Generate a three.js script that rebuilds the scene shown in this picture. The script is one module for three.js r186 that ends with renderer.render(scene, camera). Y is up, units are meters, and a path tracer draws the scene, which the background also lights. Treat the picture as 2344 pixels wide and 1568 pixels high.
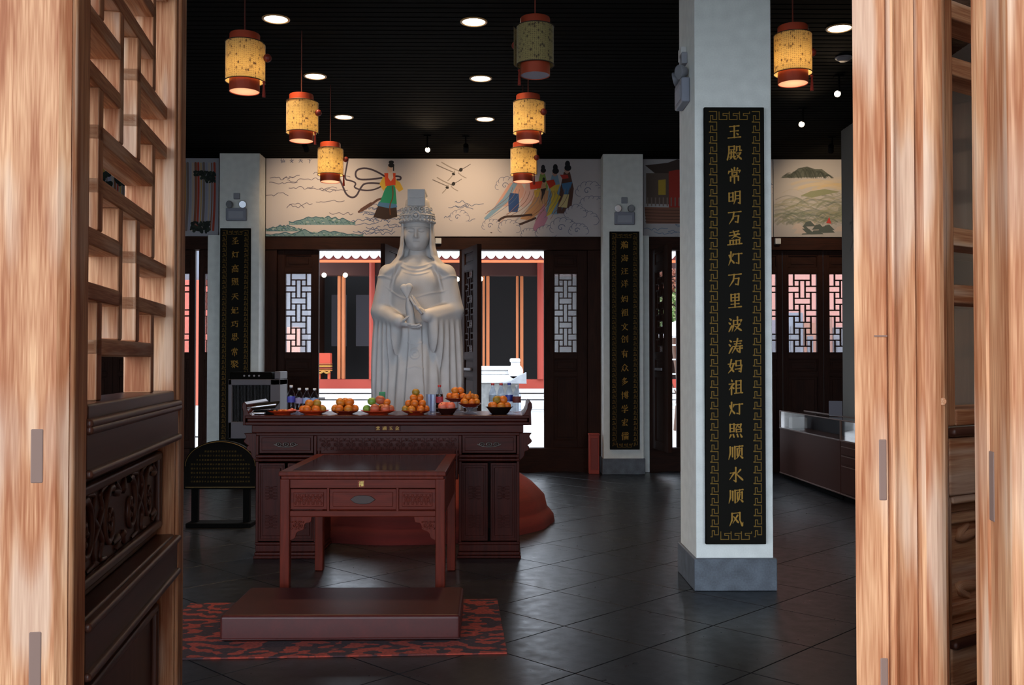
import * as THREE from 'three';
import { RoundedBoxGeometry } from 'three/addons/geometries/RoundedBoxGeometry.js';
import { mergeGeometries } from 'three/addons/utils/BufferGeometryUtils.js';
import { ImprovedNoise } from 'three/addons/math/ImprovedNoise.js';

// ---------------------------------------------------------------- camera, sky, exposure
const F = 2250, EYE = 1.5;
const scene = new THREE.Scene();
const camera = new THREE.PerspectiveCamera(2 * Math.atan(784 / F) * 180 / Math.PI, 2344 / 1568, 0.05, 300);
camera.position.set(0, EYE, 0);
camera.rotation.order = 'YXZ';
camera.rotation.set(Math.atan(44 / F), -Math.atan(22 / F), 0);
camera.updateMatrixWorld(true);
const renderer = new THREE.WebGLRenderer();
renderer.toneMapping = THREE.LinearToneMapping;
renderer.toneMappingExposure = 1.4;
renderer.shadowMap.enabled = true;
scene.background = new THREE.Color().setRGB(2.6, 2.95, 3.4);      // bright overcast sky
// a pixel of the 2344 x 1568 frame at a depth in metres -> a point in the room
function at(px, py, D) {
  const v = new THREE.Vector3((px - 1172) / F, (784 - py) / F, -1).applyEuler(camera.rotation);
  return v.multiplyScalar(-D / v.z).add(camera.position);
}
const X = (px, D) => at(px, 828, D).x, Y = (py, D) => at(1172, py, D).y;

// ---------------------------------------------------------------- helpers
let seed = 7;
const rnd = () => { seed = (seed * 1664525 + 1013904223) >>> 0; return seed / 4294967296; };
const rr = (a, b) => a + (b - a) * rnd();
const noise = new ImprovedNoise();
const V = (x, y, z) => new THREE.Vector3(x, y, z);
const used = {};
const numbered = (n) => { used[n] = (used[n] ?? -1) + 1; return used[n] ? n + '_' + String(used[n]).padStart(3, '0') : n; };
function tag(o, label, category, group, kind) {
  if (label) o.userData.label = label;
  if (category) o.userData.category = category;
  if (group) o.userData.group = group;
  if (kind) o.userData.kind = kind;
  return o;
}
function thing(name, label, category, pos = [0, 0, 0], turn = 0, group) {
  const o = new THREE.Group(); o.name = numbered(name); o.position.set(...pos); o.rotation.y = turn; scene.add(o);
  return tag(o, label, category, group);
}
function part(name, geo, mat, parent) {
  const m = new THREE.Mesh(geo, mat); m.name = parent === scene ? numbered(name) : name;
  m.castShadow = m.receiveShadow = true; parent.add(m); return m;
}
const struct = (name, geo, mat) => tag(part(name, geo, mat, scene), null, null, null, 'structure');
function copy(o, pos, turn, label, group) {
  const c = o.clone(); c.name = numbered(o.name.replace(/_\d+$/, '')); c.userData = { ...o.userData }; scene.add(c);
  if (pos) c.position.set(...pos);
  if (turn !== undefined) c.rotation.y = turn;
  if (label) c.userData.label = label;
  if (group) c.userData.group = group;
  return c;
}
function uvBox(g, grain = 1) {                                    // uv in metres, v along the grain
  const p = g.attributes.position, n = g.attributes.normal, uv = new Float32Array(p.count * 2);
  for (let i = 0; i < p.count; i++) {
    const a = [Math.abs(n.getX(i)), Math.abs(n.getY(i)), Math.abs(n.getZ(i))], c = [p.getX(i), p.getY(i), p.getZ(i)];
    const k = a[0] > a[1] ? (a[0] > a[2] ? 0 : 2) : (a[1] > a[2] ? 1 : 2), o = [0, 1, 2].filter((q) => q !== k);
    let [u, v] = o; if (u === grain) [u, v] = [v, u];
    uv[2 * i] = c[u] + c[k] * 0.37; uv[2 * i + 1] = c[v];
  }
  g.setAttribute('uv', new THREE.BufferAttribute(uv, 2)); return g;
}
function box(w, h, d, x = 0, y = 0, z = 0, bev = 0.003, grain) {
  const b = Math.min(bev, w * 0.45, h * 0.45, d * 0.45);
  const g = b > 0 ? new RoundedBoxGeometry(w, h, d, 1, b) : new THREE.BoxGeometry(w, h, d).toNonIndexed();
  g.translate(x, y, z);
  return uvBox(g, grain ?? (w > h && w > d ? 0 : h > d ? 1 : 2));
}
// box given by its corners
const bb = (x0, x1, y0, y1, z0, z1, bev, grain) => box(Math.abs(x1 - x0), Math.abs(y1 - y0), Math.abs(z1 - z0), (x0 + x1) / 2, (y0 + y1) / 2, (z0 + z1) / 2, bev, grain);
function merge(list) {
  return mergeGeometries(list.map((g) => {
    const q = g.index ? g.toNonIndexed() : g;
    for (const k of Object.keys(q.attributes)) if (!['position', 'normal', 'uv'].includes(k)) q.deleteAttribute(k);
    if (!q.attributes.uv) q.setAttribute('uv', new THREE.BufferAttribute(new Float32Array(q.attributes.position.count * 2), 2));
    q.clearGroups(); return q;
  }));
}
const lathe = (pts, seg = 24) => new THREE.LatheGeometry(pts.map(([r, y]) => new THREE.Vector2(Math.max(r, 1e-5), y)), seg);
const cyl = (r0, r1, h, x = 0, y = 0, z = 0, seg = 20) => new THREE.CylinderGeometry(r0, r1, h, seg).translate(x, y, z);
const sph = (r, x = 0, y = 0, z = 0, a = 14, b = 10) => new THREE.SphereGeometry(r, a, b).translate(x, y, z);
function extrude(pts, depth, bevel = 0, holes) {
  const s = new THREE.Shape(pts.map(([x, y]) => new THREE.Vector2(x, y)));
  if (holes) for (const h of holes) s.holes.push(new THREE.Path(h.map(([x, y]) => new THREE.Vector2(x, y))));
  return new THREE.ExtrudeGeometry(s, { depth, bevelEnabled: bevel > 0, bevelSize: bevel, bevelThickness: bevel, bevelSegments: 1, curveSegments: 8 });
}
// tube along points with a radius that changes (r may be a function of 0..1)
function tube(points, r, seg = 24, sides = 6, squash = 1) {
  const curve = new THREE.CatmullRomCurve3(points), g = new THREE.TubeGeometry(curve, seg, 1, sides), p = g.attributes.position, c = new THREE.Vector3(), v = new THREE.Vector3();
  for (let i = 0; i < p.count; i++) {
    const t = Math.floor(i / (sides + 1)) / seg; curve.getPointAt(Math.min(1, t), c);
    v.fromBufferAttribute(p, i).sub(c).multiplyScalar(typeof r === 'function' ? r(t) : r); v.z *= squash;
    p.setXYZ(i, c.x + v.x, c.y + v.y, c.z + v.z);
  }
  return g;
}
function canvasTex(w, h, draw, color = true) {
  const c = document.createElement('canvas'); c.width = w; c.height = h; draw(c.getContext('2d'), w, h);
  const t = new THREE.CanvasTexture(c); if (color) t.colorSpace = THREE.SRGBColorSpace;
  t.wrapS = t.wrapT = THREE.RepeatWrapping; return t;
}
function dataTex(w, h, f, srgb = true) {
  const d = new Uint8Array(w * h * 4);
  for (let y = 0; y < h; y++) for (let x = 0; x < w; x++) { const c = f(x / w, y / h), i = (y * w + x) * 4; for (let k = 0; k < 3; k++) d[i + k] = Math.max(0, Math.min(255, c[k])); d[i + 3] = 255; }
  const t = new THREE.DataTexture(d, w, h); t.wrapS = t.wrapT = THREE.RepeatWrapping; t.magFilter = THREE.LinearFilter; t.minFilter = THREE.LinearMipmapLinearFilter; t.generateMipmaps = true;
  if (srgb) t.colorSpace = THREE.SRGBColorSpace; t.needsUpdate = true; return t;
}
// wood: one tile is 0.5 m across and 2 m along the grain; the noise is made periodic by mirroring
function woodTex(a, b, contrast, worn = 0, k = 0, W = 256, H = 512) {
  const t = dataTex(W, H, (u, v) => {
    const x = Math.abs(u * 2 - 1), y = Math.abs(v * 2 - 1);
    const warp = noise.noise(x * 3, y * 3, k) * 0.5, ring = 0.5 + 0.5 * Math.sin((x * 9 + warp * 3 + noise.noise(x * 2, y * 1.2, k + 5) * 2.4) * 4);
    const fine = noise.noise(x * 110, y * 16, k + 9) + (W > 256 ? 0.9 * noise.noise(x * 330, y * 34, k + 70) : 0), streak = noise.noise(x * 30, y * 2.5, k + 13), blotch = noise.noise(x * 4, y * 5, k + 17);
    let f = 0.5 + contrast * ((ring - 0.5) * 0.5 + fine * 0.55 + streak * 0.5 + blotch * 0.5);
    f = Math.max(0, Math.min(1, f));
    const w = worn * Math.max(0, Math.min(1, (noise.noise(x * 5, y * 7, k + 30) + 0.35 * streak - 0.12) * 3));
    return [0, 1, 2].map((c) => (a[c] + (b[c] - a[c]) * f) * (1 - w) + w * [228, 205, 186][c]);
  });
  t.repeat.set(2, 0.5); return t;
}
function speck(c, amp, scale = 40, k = 0) {
  return dataTex(256, 256, (u, v) => { const x = Math.abs(u * 2 - 1), y = Math.abs(v * 2 - 1), n = noise.noise(x * scale, y * scale, k) * 0.5 + noise.noise(x * 6, y * 6, k + 4) * 0.8; return c.map((q) => q * (1 + amp * n)); });
}
const smooth = (pts, n = 48) => new THREE.CatmullRomCurve3(pts.map(([x, y]) => V(x, y, 0)), false, 'centripetal').getPoints(n).map((p) => [p.x, p.y]);
const mat = (o) => { const P = o.transmission || o.clearcoat || o.sheen || o.specularIntensity !== undefined ? THREE.MeshPhysicalMaterial : THREE.MeshStandardMaterial; return new P({ roughness: 0.6, ...o }); };
const plain = (c, o = {}) => mat({ color: new THREE.Color(c), ...o });
const glow = (c, i) => mat({ color: 0x222222, emissive: new THREE.Color(c), emissiveIntensity: i, roughness: 0.6 });

const M = {
  doorWood: mat({ map: woodTex([160, 94, 58], [224, 170, 126], 0.8, 0.5, 1, 1024, 1024), roughness: 0.55, specularIntensity: 0.5 }),
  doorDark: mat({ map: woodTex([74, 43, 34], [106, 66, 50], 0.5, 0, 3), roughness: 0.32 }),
  hole: plain('#84685b', { roughness: 0.8 }),
  hallWood: mat({ map: woodTex([38, 19, 12], [58, 31, 20], 0.6, 0, 21), roughness: 0.6, specularIntensity: 0.25 }),
  altar: mat({ map: woodTex([48, 17, 12], [70, 25, 17], 0.6, 0, 41), roughness: 0.24, specularIntensity: 0.22 }),
  lacquer: mat({ map: woodTex([40, 14, 10], [56, 20, 14], 0.5, 0, 55), roughness: 0.12, specularIntensity: 0.8 }),
  table: mat({ map: woodTex([76, 27, 18], [102, 38, 25], 0.6, 0, 51), roughness: 0.32, specularIntensity: 0.24 }),
  carve: plain('#4a1c15', { roughness: 0.35, clearcoat: 0.5, clearcoatRoughness: 0.2 }),
  plaster: mat({ map: speck([236, 238, 232], 0.05, 60, 2), roughness: 0.85 }),
  columnBase: mat({ map: speck([92, 98, 106], 0.25, 50, 6), roughness: 0.6 }),
  black: plain('#060606', { roughness: 0.9, specularIntensity: 0.2 }),
  blackGloss: plain('#0a0907', { roughness: 0.7, specularIntensity: 0.12 }),
  gold: plain('#a8772f', { roughness: 0.45, metalness: 0.35 }),
  stone: mat({ map: speck([208, 206, 204], 0.05, 70, 8), roughness: 0.75 }),
  bronze: plain('#5d544f', { roughness: 0.32, metalness: 0.8 }),
  statue: mat({ map: speck([190, 188, 187], 0.05, 90, 9), roughness: 0.62 }),
  redCloth: mat({ map: speck([100, 26, 18], 0.2, 60, 12), roughness: 0.95 }),
  leather: mat({ map: speck([72, 22, 18], 0.14, 30, 14), roughness: 0.42 }),
  copper: plain('#b0492a', { roughness: 0.35, metalness: 0.55 }),
  metal: plain('#8f9498', { roughness: 0.3, metalness: 0.9 }),
  white: plain('#d8d8d6', { roughness: 0.5 }),
  greyPlastic: plain('#8d8b92', { roughness: 0.55 }),
  redPaint: plain('#a43a28', { roughness: 0.6 }),
  orangeWood: plain('#b8693a', { roughness: 0.6 }),
  glass: mat({ color: 0xffffff, transmission: 1, roughness: 0.03, thickness: 0, ior: 1.5 }),
  frost: mat({ color: 0xf4f2f2, transmission: 0.96, roughness: 0.16, thickness: 0 }),
  bottle: mat({ color: 0xf0f6ff, transmission: 1, roughness: 0.06, thickness: 0, ior: 1.45 }),
};

// ---------------------------------------------------------------- hand-drawn characters (strokes on a 20 x 20 grid, one letter per coordinate)
const WATER = '3254 2749 2i6b ', WOMAN = '523a8h 876d1i 1797 ', SHI = '5163 26862d 595j 6a8c ', TOP = 'a1a4 6274 e2d4 3528 35h5g8 777a 77d7da 7ada ';
const GLYPH = {
  玉: '43g3 59f9 2hih a3ah dcfe', 殿: '32a2a6 36a6 323a1i 686f 989f 4aba 4fbf 6g4i 9gbi d3d7c9 d3h3h8j8 cbibcj ddjj', 常: TOP + '5c5h 5cfcfh abak',
  明: '343e 34848e 3989 3e8e b3bc9i b3h3hifh b8h8 bchc', 万: '24i4 948b3i 89f9ehbg', 盏: '43f2 37g6 81b8hb e56b 4d4i 4dgdgi 8d8i cdci 1iji',
  灯: '3649 8578 525b2i 5b9g a5j5 f5fhcg', 里: '525a 52f2fa 56f6 5afa a2ai 5efe 2iii', 波: WATER + '858b6i 85i5h8 d1da 8aga9i acii',
  涛: WATER + '84i4 97h7 7aja d1ba6i 9djd gbgieh cedg', 妈: WOMAN + 'b4h4ha b4ba baiahifh aege', 祖: SHI + 'b3bh b3h3hh b8h8 bchc 9iji',
  照: '323b 32828b 3787 3b8b a3h3g7e6 d3a8 b9bc b9h9hc bchc 4f2j 7f8i cfdi gfij', 顺: '333b1i 646f 939i b3j3 f3e6 c6ce c6i6ie f8eebi gfji',
  水: 'a1ai7g 37872f g4b9 b9jh', 风: '535b2i 53f3fcijjf c66f 77df', 瀚: '2143 1638 1i59 63b3 8185 656b 65a5ab 68a8 6bab 5ebe 8b8j e1b6 e1j6 c9e9ei ccdd bgdf g9i9ii gchd fghf',
  海: WATER + 'a176 94i4 a78f a7h7ghef 6bjb 8fhf d8e9 ccdd', 汪: WATER + '85i5 9aha 7hjh d5dh', 洋: WATER + 'a2c4 g2e4 86i6 9aha 7eje d6dj',
  文: 'a1b3 25i5 e5ad3i 66adii', 创: '6118 61b7 49999c 494hahae e4ed i2iigh', 有: '25i5 913d 797j 79f9fjdi 7cfc 7fff', 众: 'a138 a1h8 691i 5c9h e9ai ebji',
  多: '9137 83e33b 7597 b94f abhb3j 9dbf', 博: '1787 424j 84j4 a6ab a6h6hb a9h9 abhb d1dc g1h2 7eje gcgjei bfch', 学: '4254 91a4 f1d4 3629 36h6g9 69e9ac acaj8i 2eie',
  宏: 'a1a3 3427 34h4g7 49g9 963i ab7hfg degi', 儒: '5119 474j 82i2 7578 75j5i8 d2d9 97b7 f7h7 7bjb dbcd 8d8j 8didij bdbi fdfi', 圣: '43e33b 65hb 5dfd abai 2iii',
  高: 'a1a3 24i4 6669 66e6e9 69e9 3b3j 3bhbhjfi 7e7h 7ededh 7hdh', 天: '44g4 29i9 a49a2i aaii', 妃: WOMAN + 'a4h4h9 a9h9 a9ahihie', 巧: '2585 555e 1f9d 94i4 c4b9 b9h9gidh',
  思: '525a 52f2fa 56f6 5afa a2aa 4d2h 7d8ieiff adbf hcjf', 聚: '12a2 3239 828a 3484 3686 1a99 b3h3ba c4j9 abaj 7c2g 8f4j gcce bdji', 金: 'a129 a1i9 69e9 4dgd a9ai 5f7h ffdh 2iii',
  满: WATER + '74j4 a2a6 g2g6 78j8 8b8j 8bibij d8dj bdaf fdgf', 堂: TOP + '4ege abai 2iii', 福: SHI + 'a2i2 b5b8 b5h5h8 b8h8 bbbi bbhbhi behe bihi ebei',
  仙: '5119 474j d4dg 898gig i9ig', 女: 'a26bgi e7ad3i 28i8', 下: '24i4 a4ak b8eb',
};
function glyph(g, ch, cx, cy, size, weight = 1) {
  g.fillStyle = g.strokeStyle;
  for (const s of GLYPH[ch].split(' ')) {
    const p = []; for (let i = 0; i + 1 < s.length; i += 2) { const x = parseInt(s[i], 36), y = parseInt(s[i + 1], 36); p.push([cx + (x / 20 - 0.5) * size, cy + (y / 20 - 0.5 - 0.1 * (x / 20 - 0.5)) * size]); }
    for (let i = 1; i < p.length; i++) {                              // brush width: even uprights, thin level strokes with a heavy end, tapering falls
      const dx = p[i][0] - p[i - 1][0], dy = p[i][1] - p[i - 1][1], L = Math.hypot(dx, dy), n = Math.max(3, Math.ceil(L / (size * 0.03))), last = i === p.length - 1, flat = Math.abs(dx) > 2 * Math.abs(dy), left = !flat && dx < -0.25 * dy, right = !flat && dx > 0.35 * dy;
      for (let k = 0; k <= n; k++) {
        const t = k / n, w = flat ? 0.052 + 0.034 * Math.max(0, (t - 0.72) * 3.5) + 0.016 * Math.max(0, 1 - t * 7) : left ? (last ? 0.098 - 0.062 * t : 0.088) : right ? 0.055 + 0.055 * Math.min(1, t * 1.25) - (last ? 0.06 * Math.max(0, t - 0.88) * 6 : 0) : 0.084 + 0.018 * Math.max(0, 1 - t * 6);
        g.beginPath(); g.arc(p[i - 1][0] + dx * t, p[i - 1][1] + dy * t, size * w * 0.5 * weight, 0, 7); g.fill();
      }
    }
  }
}
// a couplet board: black ground, key-fret border, column of gold characters
function boardTex(text, places, bright = 1) {
  return canvasTex(288, 2048, (g, w, h) => {
    g.fillStyle = '#14120d'; g.fillRect(0, 0, w, h);
    g.strokeStyle = '#7d602c'; g.lineWidth = 4; g.lineCap = 'butt'; g.lineJoin = 'miter';
    const fret = (x, y, ax) => {                                  // one key, 40 long
      const s = 38, q = ax ? [[0, 0], [0, 1], [1, 1], [1, 0.5], [0.5, 0.5], [0.5, 0.22], [1.25, 0.22], [1.25, 0]].map(([a, b]) => [b, a]) : [[0, 0], [1, 0], [1, 1], [0.5, 1], [0.5, 0.5], [0.25, 0.5], [0.25, 1.3], [0, 1.3]].map(([a, b]) => [b, a]);
      g.beginPath(); q.forEach(([a, b], i) => g[i ? 'lineTo' : 'moveTo'](x + a * s, y + b * s)); g.stroke();
    };
    for (let y = 18; y < h - 70; y += 50) { fret(20, y, 1); fret(w - 58, y, 1); }
    for (let x = 70; x < w - 95; x += 50) { fret(x, 18, 0); fret(x, h - 58, 0); }
    g.strokeStyle = '#a87f3a'; [...text].forEach((c, i) => glyph(g, c, w / 2, places[i] * h, 76, 1.15));
  });
}

// ---------------------------------------------------------------- the hall: floor, walls, ceiling
const CEIL = 4.28, BACK = 13.45, LX = -7.2, RX = 7.2, FRONT = 1.55;
{
  const floor = struct('floor', bb(LX - 0.2, RX + 0.2, -0.3, -0.026, -BACK - 0.3, 3.2, 0), plain('#191a1c', { roughness: 0.9 }));
  // slate tiles laid on the diagonal: the nearest 300 one by one, the rest joined
  const s = 0.6, tiles = [], mats = [0, 1, 2, 3, 4].map((k) => mat({ map: dataTex(128, 128, (u, v) => { const x = Math.abs(u * 2 - 1), y = Math.abs(v * 2 - 1), n = noise.noise(x * 5, y * 5, k * 7) + 0.6 * noise.noise(x * 22, y * 22, k * 7 + 3); return [22, 24, 28].map((c) => c * (1 + 0.16 * n + 0.035 * (k - 2))); }),
    roughnessMap: dataTex(128, 128, (u, v) => { const x = Math.abs(u * 2 - 1), y = Math.abs(v * 2 - 1), n = 0.5 + 0.5 * noise.noise(x * 6, y * 6, k + 50) + 0.3 * noise.noise(x * 25, y * 25, k); return [0, 130 + 70 * n, 0]; }, false),
    bumpMap: dataTex(128, 128, (u, v) => { const x = Math.abs(u * 2 - 1), y = Math.abs(v * 2 - 1); const n = 128 + 70 * noise.noise(x * 7, y * 7, k + 90) + 40 * noise.noise(x * 30, y * 30, k + 60); return [n, n, n]; }, false), bumpScale: 0.001, roughness: 0.5 }));
  for (let i = -30; i < 30; i++) for (let j = -30; j < 30; j++) {
    const x = (i - j) * s * Math.SQRT1_2 + 0.35, z = -7 + (i + j) * s * Math.SQRT1_2 + 0.12;
    if (x > LX - 0.1 && x < RX + 0.1 && z > -BACK + 0.05 && z < 2.6) tiles.push([x, z]);
  }
  const vis = ([x, z]) => { const D = -z, px = 1150 + x / Math.max(D, 0.01) * F; return D > 4.2 && px > 380 && px < 2020 ? D : 100 + Math.hypot(x, z + 5); };
  tiles.sort((a, b) => vis(a) - vis(b));
  const tg = [0, 1, 2].map(() => box(s - 0.006, 0.026, s - 0.006, 0, -0.013, 0, 0.002)), rest = [];
  tiles.forEach(([x, z], i) => {
    if (i < 300) { const m = part('tile', tg[i % 3], mats[Math.floor(rnd() * 5)], floor); m.position.set(x, 0, z); m.rotation.y = Math.PI / 4 + Math.floor(rnd() * 4) * Math.PI / 2; }
    else rest.push(tg[0].clone().rotateY(Math.PI / 4).translate(x, 0, z));
  });
  tag(part('tiles', merge(rest), mats[2], floor), null, null, null, 'stuff');
}
{
  const ceil = struct('ceiling', bb(LX - 0.2, RX + 0.2, 4.5, 4.7, -BACK - 0.3, -FRONT + 0.15, 0), M.black);
  const g = []; for (let z = -FRONT - 0.05; z > -BACK; z -= 0.105) g.push(bb(LX, RX, CEIL, CEIL + 0.05, z - 0.082, z, 0));
  tag(part('ceiling_slats', merge(g), plain('#080807', { roughness: 0.85, specularIntensity: 0.1 }), ceil), 'narrow black ceiling slats', null, null, 'stuff');
}
struct('wall_left', bb(LX - 0.2, LX, -0.02, 4.5, -BACK - 0.3, -FRONT + 0.15, 0), plain('#2a211c', { roughness: 0.8 }));
struct('wall_right', bb(RX, RX + 0.2, -0.02, 4.5, -BACK - 0.3, -FRONT + 0.15, 0), plain('#3a3836', { roughness: 0.8 }));
struct('wall_back', bb(LX, RX, Y(541, BACK), 4.5, -BACK - 0.3, -BACK, 0), M.hallWood);
struct('wall_front', bb(LX, RX, 3.3, 4.5, -FRONT - 0.15, -FRONT + 0.15, 0), M.hallWood);

{
  // white partition on the right with faint grey characters
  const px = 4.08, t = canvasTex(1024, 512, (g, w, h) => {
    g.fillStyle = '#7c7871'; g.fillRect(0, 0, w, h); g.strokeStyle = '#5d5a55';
    ['妈', '祖', '文', '学', '妈', '祖'].forEach((c, i) => glyph(g, c, 70 + (i % 3) * 45 + Math.floor(i / 3) * 400, 120 + (i % 3) * 130, 75, 0.9));
  });
  t.repeat.set(1, 1);
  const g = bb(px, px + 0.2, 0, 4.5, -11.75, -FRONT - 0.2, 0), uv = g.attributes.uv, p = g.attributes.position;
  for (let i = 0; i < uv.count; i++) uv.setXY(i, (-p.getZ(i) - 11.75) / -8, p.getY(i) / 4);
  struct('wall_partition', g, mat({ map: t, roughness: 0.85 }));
}

// rear and front columns, each with its base
function column(x0, x1, D, depth, y1 = 4.5) {
  const c = struct('column', bb(x0, x1, 0.2, y1, -D, -D - depth, 0.006), M.plaster);
  part('column_base', bb(x0 - 0.018, x1 + 0.018, 0, 0.212, -D + 0.03, -D - depth - 0.03, 0.008), M.columnBase, c);
  return c;
}
column(X(1592, 6.47), X(1768, 6.47), 6.47, 0.56);
column(X(1381, 13.1), X(1473, 13.1), 13.1, 0.33);
column(X(500, 13.1), X(592, 13.1), 13.1, 0.33);
column(-3.9, -3.4, 6.47, 0.56);
column(6.3, 6.8, 13.1, 0.33);
// pale strips of wall beside the rear columns
struct('trim_1', bb(X(1462, BACK), X(1484, BACK), 0, Y(541, BACK), -BACK, -BACK + 0.1, 0.003), M.plaster);
struct('trim_2', bb(X(479, BACK), X(512, BACK), 0.3, Y(541, BACK), -BACK, -BACK + 0.1, 0.003), M.plaster);

// couplet boards on the columns
function board(label, text, ys, px0, px1, py0, py1, D) {
  const x0 = X(px0, D), x1 = X(px1, D), y0 = Y(py1, D), y1 = Y(py0, D), w = x1 - x0, h = y1 - y0;
  const b = thing('couplet_board', label, 'plaque', [(x0 + x1) / 2, y0, -D]);
  part('board', box(w, h, 0.03, 0, h / 2, -0.015, 0.004), M.blackGloss, b);
  const f = new THREE.PlaneGeometry(w - 0.008, h - 0.008).translate(0, h / 2, 0.0015), t = boardTex(text, ys.map((y) => (y - py0) / (py1 - py0)));
  part('inscription', f, mat({ map: t, roughness: 0.6, specularIntensity: 0.15 }), b);
}
board('black board with gold characters and key-fret border on the near white column', '玉殿常明万盏灯万里波涛妈祖灯照顺水顺风', [300, 348, 400, 452, 497, 545, 592, 641, 690, 745, 795, 840, 888, 938, 988, 1038, 1090, 1138, 1190], 1614, 1752, 244, 1247, 6.435);
board('black board with gold characters on the rear column right of the statue', '瀚海汪洋妈祖文创有众多博学宏儒', [560, 591, 620, 649, 684, 715, 749, 777, 810, 843, 874, 905, 937, 968, 999], 1396, 1464, 529.5, 1029.5, 13.065);
board('dim black board with gold characters on the rear column left of the statue', '圣灯高照天妃巧思常聚', [551, 583, 615, 645, 679, 711, 742, 772, 806, 834], 502, 572, 523, 1024, 13.065);

// ---------------------------------------------------------------- murals above the back doors
const MD = BACK - 0.03, MX = (px) => X(px, MD), MY = (py) => Y(py, MD);
function mural(label, px0, px1, draw) {
  const S = Math.min(2.6, 2040 / (px1 - px0)), w = Math.round((px1 - px0) * S), h = Math.round(181 * S);
  const t = canvasTex(w, h, (g) => { g.setTransform(S, 0, 0, S, -px0 * S, -361 * S); g.lineCap = g.lineJoin = 'round'; draw(g); });
  const x0 = MX(px0), x1 = MX(px1), y0 = MY(541.5), y1 = MY(361);
  const m = thing('mural', label, 'mural', [(x0 + x1) / 2, y0, -MD]);
  part('backing', box(x1 - x0, y1 - y0, 0.02, 0, (y1 - y0) / 2, -0.012, 0.002), M.white, m);
  part('painting', new THREE.PlaneGeometry(x1 - x0, y1 - y0).translate(0, (y1 - y0) / 2, 0.001), mat({ map: t, roughness: 0.8 }), m);
}
const poly = (g, fill, ...p) => { g.fillStyle = fill; g.beginPath(); p.forEach(([x, y], i) => g[i ? 'lineTo' : 'moveTo'](x, y)); g.closePath(); g.fill(); };
const curve = (g, col, w, ...p) => {
  g.strokeStyle = col; g.lineWidth = w; g.beginPath(); g.moveTo(...p[0]);
  for (let i = 1; i < p.length - 1; i++) g.quadraticCurveTo(...p[i], (p[i][0] + p[i + 1][0]) / 2, (p[i][1] + p[i + 1][1]) / 2);
  g.lineTo(...p[p.length - 1]); g.stroke();
};
const swirl = (g, x, y, w, col) => { const p = []; for (let i = 0; i <= 9; i++) p.push([x + w * i / 9 + rr(-3, 3), y + rr(-4.5, 4.5)]); curve(g, col, 1.3, ...p); };
function cloud(g, x, y, r, col = '#4a5270', fill = '#c4bcbc') {      // a scalloped cloud
  g.fillStyle = fill; g.strokeStyle = col; g.lineWidth = 1.5;
  const n = 7;
  for (let i = 0; i < n; i++) { const a = Math.PI * (0.92 + 1.16 * (i + 0.5) / n); g.beginPath(); g.arc(x + Math.cos(a) * r * 0.85, y + Math.sin(a) * r * 0.62, r * rr(0.26, 0.38), 0, 7); g.stroke(); g.fill(); }
  g.beginPath(); g.ellipse(x, y, r * 0.9, r * 0.62, 0, 0, 7); g.fill();
  g.lineWidth = 1.1; for (const [ox, oy, q] of rnd() < 0.45 ? [[-0.2, -0.1, 0.05]] : []) { g.beginPath(); for (let a = 0; a < 7; a += 0.3) g.lineTo(x + ox * r + Math.cos(a + ox * 5) * r * q * a, y + oy * r + Math.sin(a + ox * 5) * r * q * a); g.stroke(); }
}
function lady(g, x, y, h, robe, sash, hair = '#1b1a1e', face = '#bd937e') {   // a small standing robed figure, (x, y) at the head
  const u = h / 7;
  poly(g, robe, [x - 0.5 * u, y + 0.35 * u], [x + 0.5 * u, y + 0.35 * u], [x + 1.1 * u, y + 3 * u], [x + 0.6 * u, y + 7 * u], [x - 1.6 * u, y + 7 * u], [x - 1.1 * u, y + 3 * u]);
  poly(g, sash, [x - 0.9 * u, y + 2.2 * u], [x + 0.9 * u, y + 1.9 * u], [x + 0.2 * u, y + 4 * u], [x - 0.9 * u, y + 6.6 * u], [x - 0.5 * u, y + 3.6 * u]);
  g.fillStyle = face; g.beginPath(); g.ellipse(x, y, 0.42 * u, 0.6 * u, 0, 0, 7); g.fill();
  g.fillStyle = hair; g.beginPath(); g.ellipse(x + 0.15 * u, y - 0.35 * u, 0.55 * u, 0.5 * u, 0, 0, 7); g.fill(); g.beginPath(); g.ellipse(x + 0.1 * u, y - 0.95 * u, 0.4 * u, 0.55 * u, 0, 0, 7); g.fill();
  g.strokeStyle = '#5a4a48'; g.lineWidth = 0.6; for (const d of [-0.5, 0, 0.4]) { g.beginPath(); g.moveTo(x + d * u, y + 3 * u); g.lineTo(x + (d * 2 - 0.4) * u, y + 6.9 * u); g.stroke(); }
}
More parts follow.
